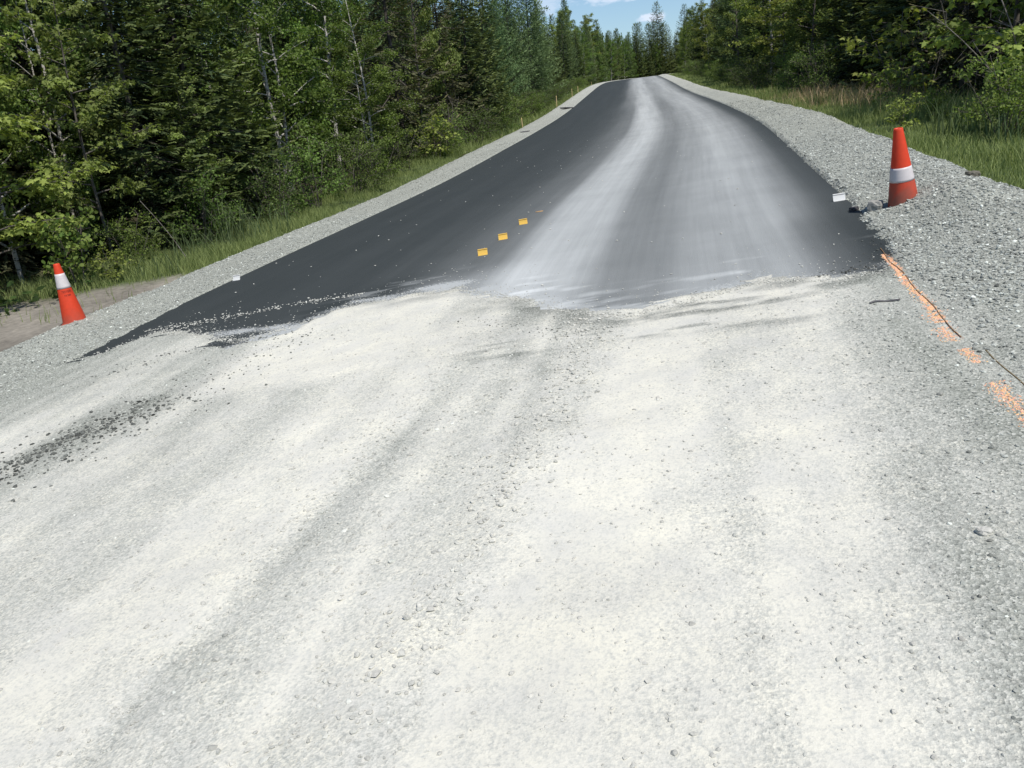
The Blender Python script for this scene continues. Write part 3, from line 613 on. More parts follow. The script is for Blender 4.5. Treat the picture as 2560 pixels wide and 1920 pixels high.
# ------------------------------------------------------------------ vegetation builders
GA = 2.399963
def nrm(v): return v/(np.linalg.norm(v, axis=-1, keepdims=True)+1e-9)
def make_conifer(h, seed, kind='spruce', R0=.17, gap=.17, low=.25, sub=2, scale=1.):
    """returns (trunk mesh, crown mesh); kind: spruce, larch, ragged"""
    r = np.random.default_rng(seed); tb = MB(); cb = MB()
    zt = np.linspace(0, h, 12); bend = .012*h*np.sin(zt/h*3+r.uniform(0, 6)); rt = .0095*h*(1-zt/h)**.9+.005
    tube(tb, np.stack([bend, bend*.6*np.cos(seed), zt], 1), rt, 7)
    nw = int((h-low)/gap); nb = {'spruce': 8, 'larch': 6, 'ragged': 6}[kind]
    z = np.repeat(np.linspace(low, h*.985, nw), nb)+r.uniform(-gap, gap, nw*nb)*.5
    k = np.arange(len(z)); az = k*GA+r.uniform(-.4, .4, len(z)); f = np.clip(1-z/h, 0, 1)
    Lb = (R0*h*f**.75)*r.uniform(.62, 1.15, len(z)) + .10
    if kind == 'ragged': Lb *= r.choice([.35, .8, 1.25], len(z), p=[.3, .4, .3])
    lowf = z < h*.18
    Lb[lowf] *= r.uniform(.6, 1.05, lowf.sum())
    el0 = {'spruce': -.12+.75*(z/h)**1.5, 'larch': .12+.6*(z/h), 'ragged': -.25+.7*(z/h)}[kind]+r.uniform(-.12, .12, len(z))
    droop = {'spruce': .22, 'larch': .05, 'ragged': .35}[kind]
    tip = {'spruce': .16, 'larch': .12, 'ragged': .18}[kind]
    step = {'spruce': .075, 'larch': .055, 'ragged': .085}[kind]*scale
    def bp(i, u):
        L = Lb[i]; rad_ = L*u*np.cos(el0[i]*.6); zz = z[i]+np.tan(el0[i])*L*u-droop*L*(np.sin(u*math.pi*.75))+tip*L*u**3
        return np.stack([rad_*np.cos(az[i]), rad_*np.sin(az[i]), zz], -1)
    nper = np.maximum((Lb/step).astype(int), 3)
    idx = np.repeat(np.arange(len(z)), nper); off = np.concatenate([np.arange(n_) for n_ in nper]); u = (off+r.uniform(0, 1, len(off)))/nper[idx]
    u = .10+.90*u
    if kind != 'larch': 
        keep = r.random(len(u)) < np.clip(u*1.6+.15, 0, 1); idx, u = idx[keep], u[keep]
    P = bp(idx, u); T = nrm(bp(idx, np.minimum(u+.05, 1.05))-P); side = np.where(r.random(len(u)) < .5, -1, 1)[:, None]
    lat = nrm(np.cross(T, [0, 0, 1.])); UP = np.array([0, 0, 1.])
    tone = r.uniform(.75, 1.25, len(z))[idx]                 # per branch tone
    def emit(P, A, ln, wd, uu, tone, curl):
        n = len(P); NN = nrm(np.array([0, 0, 1.])+r.normal(0, curl, (n, 3)))
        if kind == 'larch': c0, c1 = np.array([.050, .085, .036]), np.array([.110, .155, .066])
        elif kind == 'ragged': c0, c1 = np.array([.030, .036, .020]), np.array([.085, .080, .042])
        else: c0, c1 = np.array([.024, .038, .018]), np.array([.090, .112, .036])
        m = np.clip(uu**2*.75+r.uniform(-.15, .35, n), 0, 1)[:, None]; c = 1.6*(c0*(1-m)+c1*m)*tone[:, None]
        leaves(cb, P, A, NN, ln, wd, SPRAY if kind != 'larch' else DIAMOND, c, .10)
    if kind == 'larch':
        for q in range(5):
            n = len(u); A = nrm(T*.5+lat*side*r.uniform(.2, 1.2, (n, 1))+UP*r.uniform(-.5, .6, (n, 1)))
            emit(P+A*r.uniform(0, .22, (n, 1))*Lb[idx][:, None]*.6, nrm(A+r.normal(0, .5, (n, 3))), r.uniform(.05, .11, n)*scale, r.uniform(.018, .035, n)*scale, u, tone, 1.2); side = -side
    else:
        ltw = (Lb[idx]*.34*(1.05-u)+.10)*r.uniform(.6, 1.2, len(u))
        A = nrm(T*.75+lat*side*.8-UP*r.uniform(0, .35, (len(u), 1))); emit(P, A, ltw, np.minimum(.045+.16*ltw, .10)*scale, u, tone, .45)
        big = ltw > .16
        for q in range(sub):
            b = big & (r.random(len(u)) < .85); n = b.sum(); fr = r.uniform(.25, .85, (n, 1)); sd = np.where(r.random(n) < .5, -1, 1)[:, None]
            A2 = nrm(A[b]*.6+nrm(np.cross(A[b], UP))*sd*.8+UP*r.uniform(-.35, .15, (n, 1)))
            emit(P[b]+A[b]*ltw[b][:, None]*fr, A2, ltw[b]*r.uniform(.35, .6, n), np.full(n, .042)*scale, np.minimum(u[b]+.25, 1), tone[b], .6)
    # branch tips and leader
    i = np.arange(len(z)); T1 = nrm(bp(i, np.ones(len(z)))-bp(i, np.full(len(z), .9)))
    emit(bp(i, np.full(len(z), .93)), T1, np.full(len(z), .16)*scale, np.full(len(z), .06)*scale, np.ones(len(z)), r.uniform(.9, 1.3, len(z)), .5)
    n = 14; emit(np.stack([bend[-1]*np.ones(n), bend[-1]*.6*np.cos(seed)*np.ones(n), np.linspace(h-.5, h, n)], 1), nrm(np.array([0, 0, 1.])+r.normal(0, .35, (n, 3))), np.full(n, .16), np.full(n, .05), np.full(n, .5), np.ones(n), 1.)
    # woody branches (in the trunk mesh: thin bare inner wood)
    for j in r.choice(len(z), min(len(z), 110), replace=False):
        q = np.linspace(0, .55 if kind != 'ragged' else .8, 4); tube(tb, bp(np.full(4, j), q), np.linspace(.012, .004, 4)*(.5+Lb[j]), 3, cap=False)
    for j in range(40 if kind != 'ragged' else 80):      # dead lower twigs
        a = r.uniform(0, 6.28); z0 = r.uniform(.15, .45)*h*(1 if kind == 'ragged' else .6); l0 = r.uniform(.4, 1.1)
        p0 = np.array([0, 0, z0]); d = np.array([math.cos(a), math.sin(a), r.uniform(-.5, .1)]); p1 = p0+d*l0*.5; p2 = p0+d*l0+np.array([0, 0, r.uniform(-.15, .1)])
        tube(tb, [p0, p1, p2], [.009, .006, .002], 3, cap=False)
        for _ in range(3):
            q = r.uniform(.3, 1); pp = p0+(p2-p0)*q; tube(tb, [pp, pp+np.array([r.normal(0, .16), r.normal(0, .16), r.uniform(-.15, .1)])], [.004, .0015], 3, cap=False)
    return tb.mesh('bark_'+kind, M_BARK, True), cb.mesh('needles_'+kind, M_NEEDLE)

def make_broadleaf(h, seed, spread, zb, nlv, lsize, tmpl, c0, c1, stems=1, layered=False, up=.8, bark=None, trunk_r=.011, lean=.05, nbr=26, fold=.25, limbs=5):
    r = np.random.default_rng(seed); tb = MB(); P_ = []; U_ = []; TN = []
    for sidx in range(stems):
        az0 = r.uniform(0, 6.28); ln_ = lean*r.uniform(.5, 1.5)*h; hh = h*(1 if sidx == 0 else r.uniform(.65, .95))
        zt = np.linspace(0, hh, 14); wob = .03*hh*np.sin(zt/hh*4+r.uniform(0, 6))*(zt/hh)
        tx = (zt/hh)**1.4*ln_*math.cos(az0)+wob+.05*sidx*math.cos(az0); ty = (zt/hh)**1.4*ln_*math.sin(az0)+wob*.5+.05*sidx*math.sin(az0)
        tr_ = trunk_r*hh*(1-zt/hh)**.8+.005
        tube(tb, np.stack([tx, ty, zt], 1), tr_, 8)
        for b in range(max(6, nbr//stems)):
            fz = zb/h+(1-zb/h)*((b+r.uniform(0, 1))/max(6, nbr//stems))**.9; z0 = fz*hh
            a = b*GA+r.uniform(-.5, .5); prof = math.sin(min(1, (1.02-fz)/(1.02-zb/h)+.12)*math.pi*.62)**.8
            L = spread*h*prof*r.uniform(.6, 1.2)+.15; e = up*r.uniform(.5, 1.3)*(.6+.6*fz)
            q = np.linspace(0, 1, 6); base_ = np.array([np.interp(z0, zt, tx), np.interp(z0, zt, ty), z0])
            d = np.array([math.cos(a)*math.cos(e), math.sin(a)*math.cos(e), math.sin(e)]); crv = -.25*L if not layered else -.12*L
            pts = base_+d*q[:, None]*L+np.array([0, 0, 1])*crv*(q[:, None]**2)+r.normal(0, .03*L, (6, 3))*q[:, None]
            r0 = min(tr_[min(13, int(fz*13))]*.6, .008+.012*L); tube(tb, pts, np.linspace(r0, .003, 6), 5, cap=False)
            tone = r.uniform(.75, 1.2)
            for w in range(int(3+limbs*L)):
                qq = r.uniform(.25, 1); pb = np.array([np.interp(qq, q, pts[:, i]) for i in range(3)])
                dd_ = nrm(d+r.normal(0, .75, 3)*np.array([1, 1, .35 if layered else .8])); l2 = L*.38*r.uniform(.4, 1)*(1.15-qq)+.12
                pe = pb+dd_*l2+np.array([0, 0, -.08*l2]); tube(tb, [pb, (pb+pe)/2+[0, 0, .03*l2], pe], [.005, .003, .0015], 3, cap=False)
                P_.append((pb, pe, tone*r.uniform(.85, 1.15), l2))
    Wt = np.array([p[3] for p in P_]); pick = r.choice(len(P_), nlv, p=Wt/Wt.sum()); B0 = np.array([p[0] for p in P_])[pick]; B1 = np.array([p[1] for p in P_])[pick]; tn = np.array([p[2] for p in P_])[pick]
    q = r.uniform(.1, 1.12, (nlv, 1)); sp_ = .07 if not layered else .10
    C = B0+(B1-B0)*q+r.normal(0, sp_, (nlv, 3))*np.array([1, 1, .45 if layered else 1.])
    if layered: A = nrm(nrm(B1-B0)*.5+r.normal(0, .6, (nlv, 3))*np.array([1, 1, .2])+np.array([0, 0, -.45])); NN = nrm(np.array([0, 0, 1.])+r.normal(0, .35, (nlv, 3)))
    else: A = nrm(r.normal(0, .7, (nlv, 3))+np.array([0, 0, -.35])); NN = nrm(r.normal(0, .8, (nlv, 3))+np.array([0, 0, .7]))
    cb = MB(); m = r.random((nlv, 1)); c = (np.array(c0)*(1-m)+np.array(c1)*m)*tn[:, None]; ls = lsize*r.uniform(.65, 1.2, nlv)
    leaves(cb, C, A, NN, ls, ls*(.78 if tmpl is not MAPLE else .95), tmpl, c, fold)
    return tb.mesh('bark_leafy', bark or M_BARK, True), cb.mesh('leaf_crown', M_LEAF)

PROTO = {}
PROTO['spruce'] = [make_conifer(9, 1, R0=.22), make_conifer(9, 2, R0=.24), make_conifer(9, 3, R0=.20)]
PROTO['ragged'] = [make_conifer(9, 4, 'ragged', R0=.23, gap=.18), make_conifer(9, 5, 'ragged', R0=.21, gap=.19)]
PROTO['larch'] = [make_conifer(9, 6, 'larch', R0=.22, gap=.15, scale=1.35), make_conifer(9, 7, 'larch', R0=.19, gap=.16, scale=1.35)]
PROTO['spire'] = [make_conifer(9, 8, 'spruce', R0=.16, gap=.17, sub=1, scale=1.7), make_conifer(9, 9, 'spruce', R0=.19, gap=.17, sub=1, scale=1.7)]
GC0, GC1 = (.092, .148, .033), (.185, .255, .070)
YC0, YC1 = (.15, .20, .045), (.29, .34, .095)
PROTO['birch'] = [make_broadleaf(8, 21, .20, .7, 21000, .072, OVAL, GC0, GC1, 1, bark=M_BIRCH, nbr=46, trunk_r=.0062), make_broadleaf(8, 22, .23, .6, 21000, .072, OVAL, GC0, GC1, 2, bark=M_BIRCH, nbr=50, trunk_r=.0062)]
PROTO['aspen'] = [make_broadleaf(8, 23, .20, .9, 17000, .085, OVAL, YC0, YC1, 1, bark=M_BIRCH, nbr=42, trunk_r=.007), make_broadleaf(8, 24, .23, .7, 17000, .085, OVAL, (.10, .142, .036), (.19, .24, .085), 1, nbr=42, trunk_r=.007)]
PROTO['maple'] = [make_broadleaf(6, 25, .30, .9, 3000, .135, MAPLE, YC0, YC1, 2, True, .35, nbr=34, fold=.5, trunk_r=.008), make_broadleaf(6, 26, .28, 1.2, 3000, .135, MAPLE, YC0, (.21, .25, .09), 1, True, .35, nbr=30, fold=.5, trunk_r=.008)]
PROTO['shrub'] = [make_broadleaf(1.7, 27, .42, .12, 3000, .060, OVAL, GC0, GC1, 7, False, .7, nbr=40, trunk_r=.006, lean=.28), make_broadleaf(1.7, 28, .45, .1, 3000, .055, OVAL, (.065, .105, .03), (.13, .175, .055), 8, False, .6, nbr=44, trunk_r=.006, lean=.32)]
PROTO['sapling'] = [make_broadleaf(1.3, 29, .30, .2, 300, .11, MAPLE, YC0, YC1, 3, True, .5, nbr=14, fold=.5, trunk_r=.006, lean=.2), make_broadleaf(1.3, 30, .26, .2, 700, .085, OVAL, GC0, YC1, 3, False, .7, nbr=14, trunk_r=.006, lean=.2)]
PH = {'spruce': 9, 'ragged': 9, 'larch': 9, 'spire': 9, 'birch': 8, 'aspen': 8, 'maple': 6, 'shrub': 1.7, 'sapling': 1.3}
KNAME = {'spruce': 'spruce_tree', 'ragged': 'spruce_tree', 'larch': 'larch_tree', 'spire': 'spruce_tree', 'birch': 'birch_tree', 'aspen': 'aspen_tree', 'maple': 'maple_tree', 'shrub': 'shrub', 'sapling': 'sapling'}
KCAT = {'shrub': 'shrub', 'sapling': 'sapling'}
vr = np.random.default_rng(77)
def plant(kind, s, t, h, label, group=None, var=None, rz=None, wide=1., lean=(0, 0)):
    pr_ = PROTO[kind]; tm, cm = pr_[(vr.integers(len(pr_)) if var is None else var) % len(pr_)]
    x, y = wxy(s, t); k = h/PH[kind]
    root = obj(KNAME[kind], None, None, (float(x), float(y), tz(s, t)-.05), label=label, category=KCAT.get(kind, 'tree'), group=group)
    root.rotation_euler = (lean[0]+vr.normal(0, .015), lean[1]+vr.normal(0, .015), vr.uniform(0, 6.28) if rz is None else rz); root.scale = (k*wide, k*wide, k)
    obj('stems' if kind in ('shrub', 'sapling') else 'trunk', tm, root); obj('foliage' if kind in ('shrub', 'sapling') else 'crown', cm, root)
    return root
TL = [  # left roadside, near to far
 ('maple', 6.6, -9.2, 5.6, 'maple with star-shaped leaves at the left picture edge above the dirt patch', 0, 1.1),
 ('birch', 8.3, -10.2, 7.5, 'birch with a pale bent trunk at the far left edge, behind the maple leaves', 0, .9),
 ('maple', 9.3, -8.9, 5.0, 'bright maple spreading its tiers of leaves just right of the leaning cone', 1, .85),
 ('ragged', 8.6, -11.2, 8.5, 'dark ragged spruce directly behind the leaning cone', 0, 1),
 ('birch', 10.6, -10.6, 8, 'slender birch with a grey-white trunk between the two near maples', 1, .85),
 ('spruce', 11.2, -9.1, 9, 'dense dark spruce right of the bright near maple on the left', 0, 1),
 ('maple', 11.9, -8.5, 3.4, 'small maple with a few bright leaf clusters in front of the dense dark spruce', 1, .8),
 ('spruce', 13.3, -9.1, 9.5, 'tall dark spruce just left of the bright green forked birch', 1, 1.05),
 ('spruce', 14.4, -8.5, 3.2, 'short young spruce at the foot of the forked birch, left side', 2, 1.3),
 ('birch', 18.2, -9.4, 9.5, 'tall bright green birch with a forked white trunk on the left side', 1, 1.1),
 ('birch', 20.6, -7.5, 5.4, 'round-topped small birch with two white stems close to the left grass verge', 1, 1.35),
 ('birch', 25.0, -10.4, 11, 'tall birch whose white trunk shows above the round-topped small birch', 0, 1),
 ('ragged', 26.5, -8.3, 10.5, 'brownish dead-twigged spruce just right of the round-topped small birch', 1, 1.1),
 ('aspen', 31.5, -8.8, 10, 'yellow-green aspen rising among the brownish spruces on the left', 1, .8),
 ('ragged', 33.5, -8.0, 9.5, 'grey-brown spruce with hanging dead twigs right of the yellow-green aspen', 0, 1.05),
 ('spruce', 39.0, -8.0, 9, 'broad full spruce left of the first blue-green larch', 1, 1.15),
 ('spruce', 44.5, -8.1, 8.6, 'green spruce with its sloping edge against the first gap of sky', 2, 1.1),
 ('larch', 51.0, -8.3, 8.3, 'nearest blue-green feathery larch on the left, below the first gap of sky', 0, 1.1),
 ('larch', 57.0, -8.4, 11.5, 'tallest blue-green larch on the left, top out of the picture', 1, 1.1),
 ('ragged', 62.0, -10.8, 12.5, 'dark bare-branched spruce standing behind the tall larches', 1, .9),
 ('larch', 67.0, -8.0, 10.8, 'wide larch right of the dark bare-branched spruce', 0, 1.2),
 ('larch', 74.0, -7.8, 8.6, 'rounded larch at the end of the tall left row', 1, 1.2),
 ('spruce', 84.0, -7.8, 6.8, 'low spruce under the narrow spire beside the sky gap', 0, 1.2),
 ('spire', 101.0, -8.0, 9.0, 'narrow pointed spruce left of the thin tall larch', 0, 1.2),
 ('larch', 109.0, -8.1, 11.4, 'thin tall see-through larch standing alone against the sky', 0, .7),
 ('spruce', 118.0, -7.6, 7.6, 'dark spruce at the foot of the thin tall larch', 2, 1.2),
]
for (k, s, t, h, lb, v, w) in TL: plant(k, s, t, h, lb, 'trees along the left roadside', v, None, w)
TR_ = [
 ('maple', 12.6, 8.3, 6.6, 'maple with bright leaves hanging into the top right corner', 0, 1.15),
 ('maple', 16.0, 8.9, 6.8, 'second maple from the right, overhanging the dark hollow', 1, 1.1),
 ('ragged', 15.5, 11.0, 9, 'dark spruce behind the two maples at the right edge', 0, 1),
 ('ragged', 19.8, 8.5, 9.5, 'dark spruce with a bare black lower trunk above the tan dry grass', 1, .95),
 ('sapling', 17.5, 7.0, 2.2, 'thin sapling with sparse leaves in front of the bare black trunk', 0, 1),
 ('spruce', 25.0, 8.9, 10, 'large dark spruce with drooping green boughs on the right', 0, 1.15),
 ('spruce', 31.0, 9.2, 10, 'large spruce behind the low rounded shrubs on the right', 1, 1.15),
 ('spruce', 37.0, 9.4, 11, 'spruce left of the two large drooping ones on the right', 2, 1),
 ('aspen', 42.0, 8.7, 9, 'bright yellow-green aspen at the near end of the right leafy row', 1, 1.15),
 ('maple', 47.0, 8.3, 7.2, 'sunlit maple with tiered branches in the right leafy row', 0, 1.1),
 ('aspen', 53.0, 8.4, 9.5, 'bright aspen between the sunlit maple and the far spruce', 0, 1.2),
 ('spruce', 60.0, 9.0, 11.5, 'dark spruce standing between two bright aspens on the right', 1, .95),
 ('aspen', 68.0, 8.2, 8.6, 'yellow-green aspen near the crest on the right', 1, 1.2),
 ('larch', 78.0, 8.8, 11.5, 'fresh green larch beside the sky gap on the right', 1, 1.1),
 ('spruce', 88.0, 8.8, 9.0, 'green spruce beyond the fresh green larch on the right', 0, 1.1),
 ('aspen', 99.0, 8.4, 7.5, 'small yellow-green aspen just before the crest on the right', 0, 1.2),
 ('spruce', 112.0, 8.6, 9.0, 'dark spruce just before the crest on the right', 2, 1.2),
]
for (k, s, t, h, lb, v, w) in TR_: plant(k, s, t+(.7 if s > 19 else 0), h, lb, 'trees along the right roadside', v, None, w)
# beyond the crest
plant('spruce', 224, -9, 19.5, 'tall black spruce with upswept branches standing above the crest', 'trees beyond the crest', 0, 1., 1.25)
plant('spruce', 235, -9.5, 19.5, 'tall black spruce a little lower and right of the tallest one above the crest', 'trees beyond the crest', 2, 2., 1.3)
plant('birch', 158, -7.6, 8.6, 'far birch with a thin white trunk, left one at the end of the road', 'trees beyond the crest', 0, 0, .6)
plant('birch', 192, -7.8, 10, 'far birch with a thin white trunk, right one at the end of the road', 'trees beyond the crest', 0, 2, .6)
for s_f in np.arange(212, 262, 3.1):
    plant(['spire', 'spruce'][int(s_f) % 2], s_f, -8.6+vr.uniform(-.8, .8), vr.uniform(11.5, 14.5), 'one far spruce of the treeline closing the road beyond the crest', 'far treeline spruce trees', wide=1.3)
for i_, (s_f, t_f, h_f) in enumerate([(206, -9.5, 10), (210, -11.5, 11), (214, -9, 9.5), (218, -12, 11.5), (221, -8.5, 9), (226, -11, 11), (231, -9, 10.5), (236, -12, 11.5), (203, -13, 11)]):
    plant(['spire', 'spruce', 'spire'][i_ % 3], s_f, t_f, h_f, 'one far spruce of the treeline closing the road beyond the crest', 'far treeline spruce trees', wide=1.25)
# filler rows behind
def filler(side, rows, s0, s1, mix, hr, lab, grp):
    for ri, t0 in enumerate(rows):
        s = s0+vr.uniform(0, 2)
        while s < s1:
            k = mix[vr.integers(len(mix))]; t = side*(t0+vr.uniform(-1.1, 1.1)+ (0 if s < 240 else 0))
            nm = KNAME[k].replace('_tree', '')
            plant(k, s, t, vr.uniform(*hr)*(1+.10*ri)*(.8 if k == 'birch' else 1), lab % nm, grp+' '+nm+' trees', wide=vr.uniform(.9, 1.2))
            s += (1.9+.012*max(s, 0))*vr.uniform(.8, 1.25)
filler(-1, (12.3, 15.5, 19), -1, 125, ['spruce', 'spruce', 'ragged', 'birch', 'spruce', 'larch'], (7.6, 9.6), 'one %s of the deeper rows behind the left roadside trees', 'left woods')
filler(1, (11.6, 14.8), 8, 125, ['spruce', 'ragged', 'spruce', 'aspen', 'birch'], (8, 10), 'one %s of the deeper rows behind the right roadside trees', 'right woods')
filler(-1, (8.0, 11.), 124, 262, ['spire', 'spire', 'spruce', 'birch', 'larch', 'spire', 'aspen'], (7.4, 11.2), 'one far %s of the treeline closing the road beyond the crest', 'far treeline')
filler(-1, (14.5,), 124, 262, ['spire', 'spruce', 'spire'], (9, 12.5), 'one far %s of the treeline closing the road beyond the crest', 'far treeline')
filler(1, (8.5, 12.5), 122, 225, ['spire', 'spruce', 'aspen', 'birch'], (7, 10), 'one far %s right of the road around the crest', 'crest')
# roadside shrubs and saplings
SH = [
 ('shrub', 8.9, -8.1, 1.0, 'low leafy bush beside the tall reeds on the left', 0), ('sapling', 7.1, -7.9, 1.25, 'leafy sapling with oval leaves behind the leaning cone', 1),
 ('sapling', 7.5, -7.5, .65, 'small yellow-green sapling in the grass right of the leaning cone', 0), ('shrub', 10.9, -7.9, 1.5, 'rounded bush right of the tall reeds on the left', 0),
 ('shrub', 13.2, -7.4, 1.5, 'dark green bush below the young spruce on the left', 1), ('shrub', 15.2, -7.2, 1.8, 'large green bush on the left verge below the forked birch', 0),
 ('shrub', 17.2, -7.0, 1.7, 'large green bush on the left verge next to the two white stems', 1), ('shrub', 19.2, -6.9, 1.4, 'leafy bush at the foot of the two white stems', 0),
 ('shrub', 22.0, -7.1, 1.4, 'bush right of the two white stems by the left grass', 1), ('sapling', 25.5, -6.8, 1.6, 'bright sapling at the edge of the left grass below the brownish spruce', 0),
 ('shrub', 8.6, 6.35, 1.15, 'bright fresh bush at the right picture edge above the gravel', 0), ('sapling', 9.6, 6.7, 1.1, 'bushy sapling behind the reeds near the right edge', 1),
 ('sapling', 15.5, 6.5, 1.2, 'yellowish sapling at the edge of the dark hollow on the right', 0), ('shrub', 30.5, 7.5, 1.9, 'rounded dark shrub below the drooping spruces on the right, larger one', 1),
 ('shrub', 34.0, 7.4, 1.7, 'rounded dark shrub below the drooping spruces on the right, smaller one', 0)]
for (k, s, t, h, lb, v) in SH: plant(k, s, t, h, lb, 'roadside bushes', v)
s = 27.
while s < 118:
    plant('shrub', s, -6.9+vr.uniform(-.3, .3), vr.uniform(.9, 1.7), 'low green shrub of the thicket between the left far trees and the gravel', 'left verge thicket', wide=1.3); s += vr.uniform(2.5, 4.2)
s = 38.
while s < 112:
    plant('shrub', s, 7.2+vr.uniform(-.3, .4), vr.uniform(.9, 1.7), 'low green shrub of the thicket between the right far trees and the grass', 'right verge thicket', wide=1.25); s += vr.uniform(2.6, 4.5)

# ------------------------------------------------------------------ grasses
def blades(mb, x, y, z, h, w, c0, c1, leanv, r, seg=3):
    n = len(x); a = r.uniform(0, 6.28, n); la = r.uniform(0, 6.28, n); l = leanv*r.uniform(.2, 1.3, n)
    dx, dy = np.cos(a)*w*.5, np.sin(a)*w*.5; lx, ly = np.cos(la)*l*h, np.sin(la)*l*h
    L = []
    for q in range(seg+1):
        f = q/seg; ww = (1-f)**.7 if q < seg else 0.0
        bx, by, bz = x+lx*f*f, y+ly*f*f, z+h*f*(1-.25*leanv*f)
        if q < seg: L += [np.stack([bx-dx*ww, by-dy*ww, bz], 1), np.stack([bx+dx*ww, by+dy*ww, bz], 1)]
        else: L += [np.stack([bx, by, bz], 1)]
    V = np.stack(L, 1).reshape(-1, 3); k = 2*seg+1; b = np.arange(n)[:, None]*k
    m = r.random((n, 1)); c = np.asarray(c0)*(1-m)+np.asarray(c1)*m
    F4 = np.concatenate([b+np.array([2*q, 2*q+1, 2*q+3, 2*q+2]) for q in range(seg-1)]); F3 = b+np.array([2*seg-2, 2*seg-1, 2*seg])
    mb.add(V, F4, np.repeat(c, k, 0)); mb.P.append(F3+mb.n-len(V))
gr_ = np.random.default_rng(9); mb = MB()
G0, G1 = (.12, .160, .052), (.32, .365, .145)
def sow(n, s0, s1, t0, t1, h, w, lean=.45, c0=G0, c1=G1, pw=1.6, mask=None):
    s = s0+(s1-s0)*gr_.random(n)**pw; t = gr_.uniform(t0, t1, n)
    if mask is not None: k = gr_.random(n) < mask(s, t); s, t = s[k], t[k]
    x, y = wxy(s, t); z = terrain_z(s, t)-.01; nn = len(s)
    pt = np.clip(.55+1.1*fbm(x, y, .9, 3, 401), .25, 1.35)
    blades(mb, x, y, z, gr_.uniform(h*.5, h*1.15, nn)*pt, w*(1+.02*s), c0, c1, lean, gr_)
notdirt = lambda s, t: 1-np.clip(dirtmask(s, t)*1.3, 0, .985)
sow(52000, 5, 30, -9, -5.15, .34, .009, mask=notdirt); sow(30000, 30, 125, -8, -5.1, .42, .016, pw=1.2)
sow(9000, 3, 9.5, -12, -8.0, .45, .010, mask=notdirt)
sow(60000, 2, 32, 4.95, 8.6, .30, .009); sow(30000, 32, 125, 5.0, 8.5, .40, .016, pw=1.2)
sow(9000, 10, 34, 5.9, 8.4, .55, .010)
sow(6000, 5, 14, -5.9, -5.05, .16, .008, mask=notdirt); 
obj('grass', mb.mesh('grass', M_GRASS), label='green roadside grass between the gravel shoulders and the woods', category='grass', kind='stuff')
# forest-floor undergrowth: low leaves so the soil never shows bare
mb = MB(); n = 26000; s = -4+130*gr_.random(n)**1.4; t = np.where(gr_.random(n) < .55, -1, 1)*gr_.uniform(7.4, 17, n); x, y = wxy(s, t); z = terrain_z(s, t)+gr_.uniform(0, .45, n)*gr_.random(n)
leaves(mb, np.stack([x, y, z], 1), nrm(gr_.normal(0, 1, (n, 3))*[1, 1, .3]), nrm(np.array([0, 0, 1.])+gr_.normal(0, .5, (n, 3))), gr_.uniform(.07, .18, n)*(1+.01*s), gr_.uniform(.05, .12, n)*(1+.01*s), OVAL, np.array([.04, .065, .02])*gr_.uniform(.6, 1.6, (n, 1)), .2)
obj('undergrowth', mb.mesh('undergrowth', M_LEAF), label='low leafy undergrowth on the shaded forest floor', category='undergrowth', kind='stuff')
# dry tan grass on the right
mb = MB(); n = 3600; s = gr_.normal(24, 4.2, n); t = 6.9+gr_.normal(0, .7, n); x, y = wxy(s, t)
blades(mb, x, y, terrain_z(s, t), gr_.uniform(.2, .85, n)*np.clip(.7+1.4*fbm(s, t, .8, 2, 450), .3, 1.3), .012, (.34, .26, .14), (.58, .47, .29), .5, gr_)
obj('dry_grass', mb.mesh('dry_grass', M_GRASS), label='tan dry grass in front of the dark trees on the right', category='grass', kind='stuff')
def reeds(s, t, n, h, rad_, label, c0=(.07, .105, .045), c1=(.14, .19, .09), grp='reed clumps'):
    mb = MB(); a = gr_.uniform(0, 6.28, n); q = rad_*np.sqrt(gr_.random(n)); x, y = wxy(s, t)
    blades(mb, q*np.cos(a), q*np.sin(a), np.zeros(n)-.03, gr_.uniform(h*.45, h*1.1, n), .022, c0, c1, .38, gr_, 4)
    obj('reed_clump', mb.mesh('reed_clump', M_GRASS), None, (float(x), float(y), tz(s, t)), label=label, category='reeds', group=grp)
reeds(9.2, -7.0, 70, .85, .45, 'broad reed clump on the left verge, left of the tallest one'); reeds(10.5, -6.9, 60, 1.15, .40, 'tallest reed clump on the left verge'); reeds(11.5, -6.6, 50, .8, .45, 'reed clump on the left verge, farthest along it')
reeds(8.0, -6.9, 55, .55, .45, 'low reed clump on the left verge nearest the leaning cone')
reeds(9.5, 6.0, 60, .75, .45, 'reed clump behind the right cone, left one'); reeds(8.8, 6.15, 60, .75, .4, 'reed clump between the right cone and the bright bush, middle one'); reeds(8.1, 6.3, 45, .7, .35, 'reed clump next to the bright bush at the right edge')
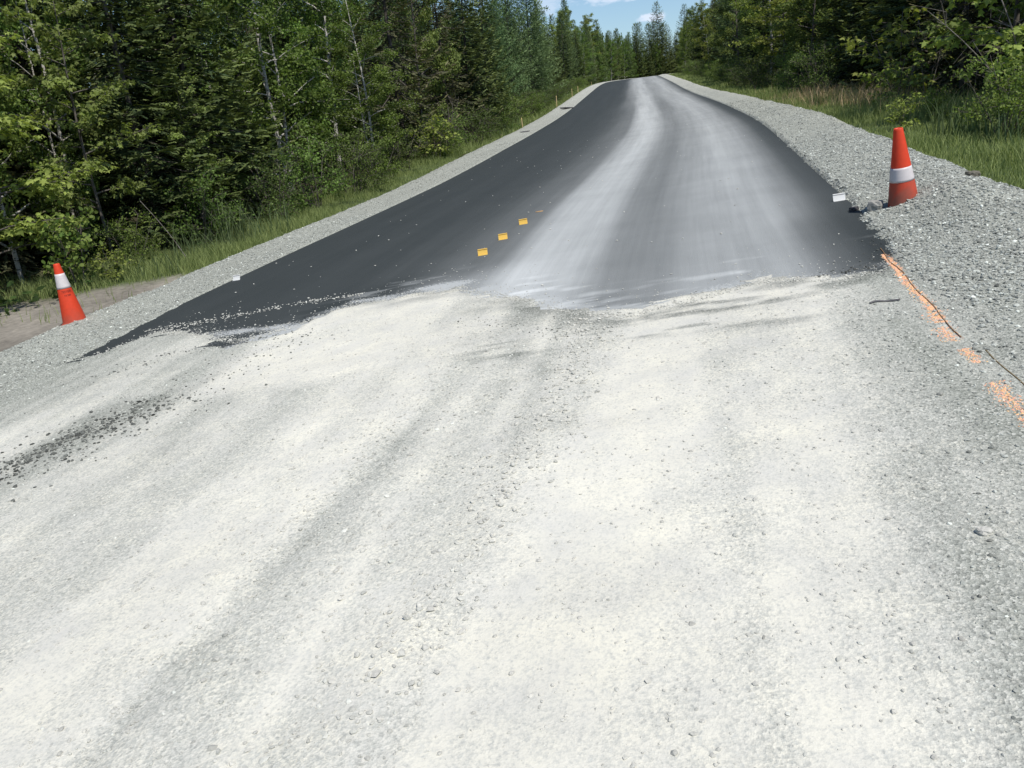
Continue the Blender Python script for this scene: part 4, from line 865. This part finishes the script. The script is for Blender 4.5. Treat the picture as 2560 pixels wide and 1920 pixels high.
reeds(41, -6.1, 40, .9, .5, 'reed clump near the nearest survey stake'); reeds(36, -6.0, 40, 1.0, .5, 'reed clump before the nearest survey stake, by the bright sapling')
plant('sapling', 11.2, 5.6, .62, 'feathery yellow-green plant standing in the grass just above the tip of the right cone', None, 0)
plant('sapling', 12.2, 6.4, .6, 'low leafy plant at the edge of the dark hollow behind the right cone', None, 1)
# dead stalk and bare branches
mb = MB(); q = np.linspace(0, 1, 8)[:, None]; tube(mb, np.array([0, 0, -.05])+q*np.array([-.62, -.1, 1.25])+np.sin(q*3)*np.array([.05, 0, 0]), np.linspace(.008, .004, 8), 5)
x, y = wxy(8.7, -6.8); obj('dead_stalk', mb.mesh('dead_stalk', M_TWIG), None, (float(x), float(y), tz(8.7, -6.8)), label='single pale dead stalk leaning left in front of the left woods', category='stalk')
def bare(s, t, spec, label):
    r = np.random.default_rng(int(s*10)); mb = MB(); x, y = wxy(s, t)
    for (dx, dy, dz, rd) in spec:
        q = np.linspace(0, 1, 8)[:, None]; P = q*np.array([dx, dy, dz])+np.sin(q*2.5)*np.array([.1*dz, 0, .05]); tube(mb, P, np.linspace(rd, .004, 8), 6)
        for j in range(9):
            f = r.uniform(.3, 1); p0 = P[int(f*7)]; tube(mb, [p0, p0+np.array([dx, dy, dz])*.12+r.normal(0, .16, 3), p0+np.array([dx, dy, dz])*.22+r.normal(0, .28, 3)], [.006, .004, .002], 3, cap=False)
    obj('bare_stems', mb.mesh('bare_stems', M_TWIG), None, (float(x), float(y), tz(s, t)-.05), label=label, category='dead branches')
bare(11.2, 7.55, [(-1.0, .3, 2.6, .020), (-.5, 0, 3.1, .022), (-1.7, .4, 1.9, .016), (-.1, .2, 2.9, .018)], 'pale bare stems fanning out at the right picture edge')
bare(17.6, 7.6, [(-.5, 0, 1.7, .016), (-.9, .2, 1.1, .012), (.2, 0, 1.9, .014)], 'bare dead stems right of the black trunk on the right')
bare(29.5, -7.5, [(.3, 0, 1.8, .03), (.7, .1, 1.2, .02), (-.4, 0, 1.5, .02), (.5, 0, 2.1, .02)], 'grey dead brush at the foot of the brownish spruces on the left')
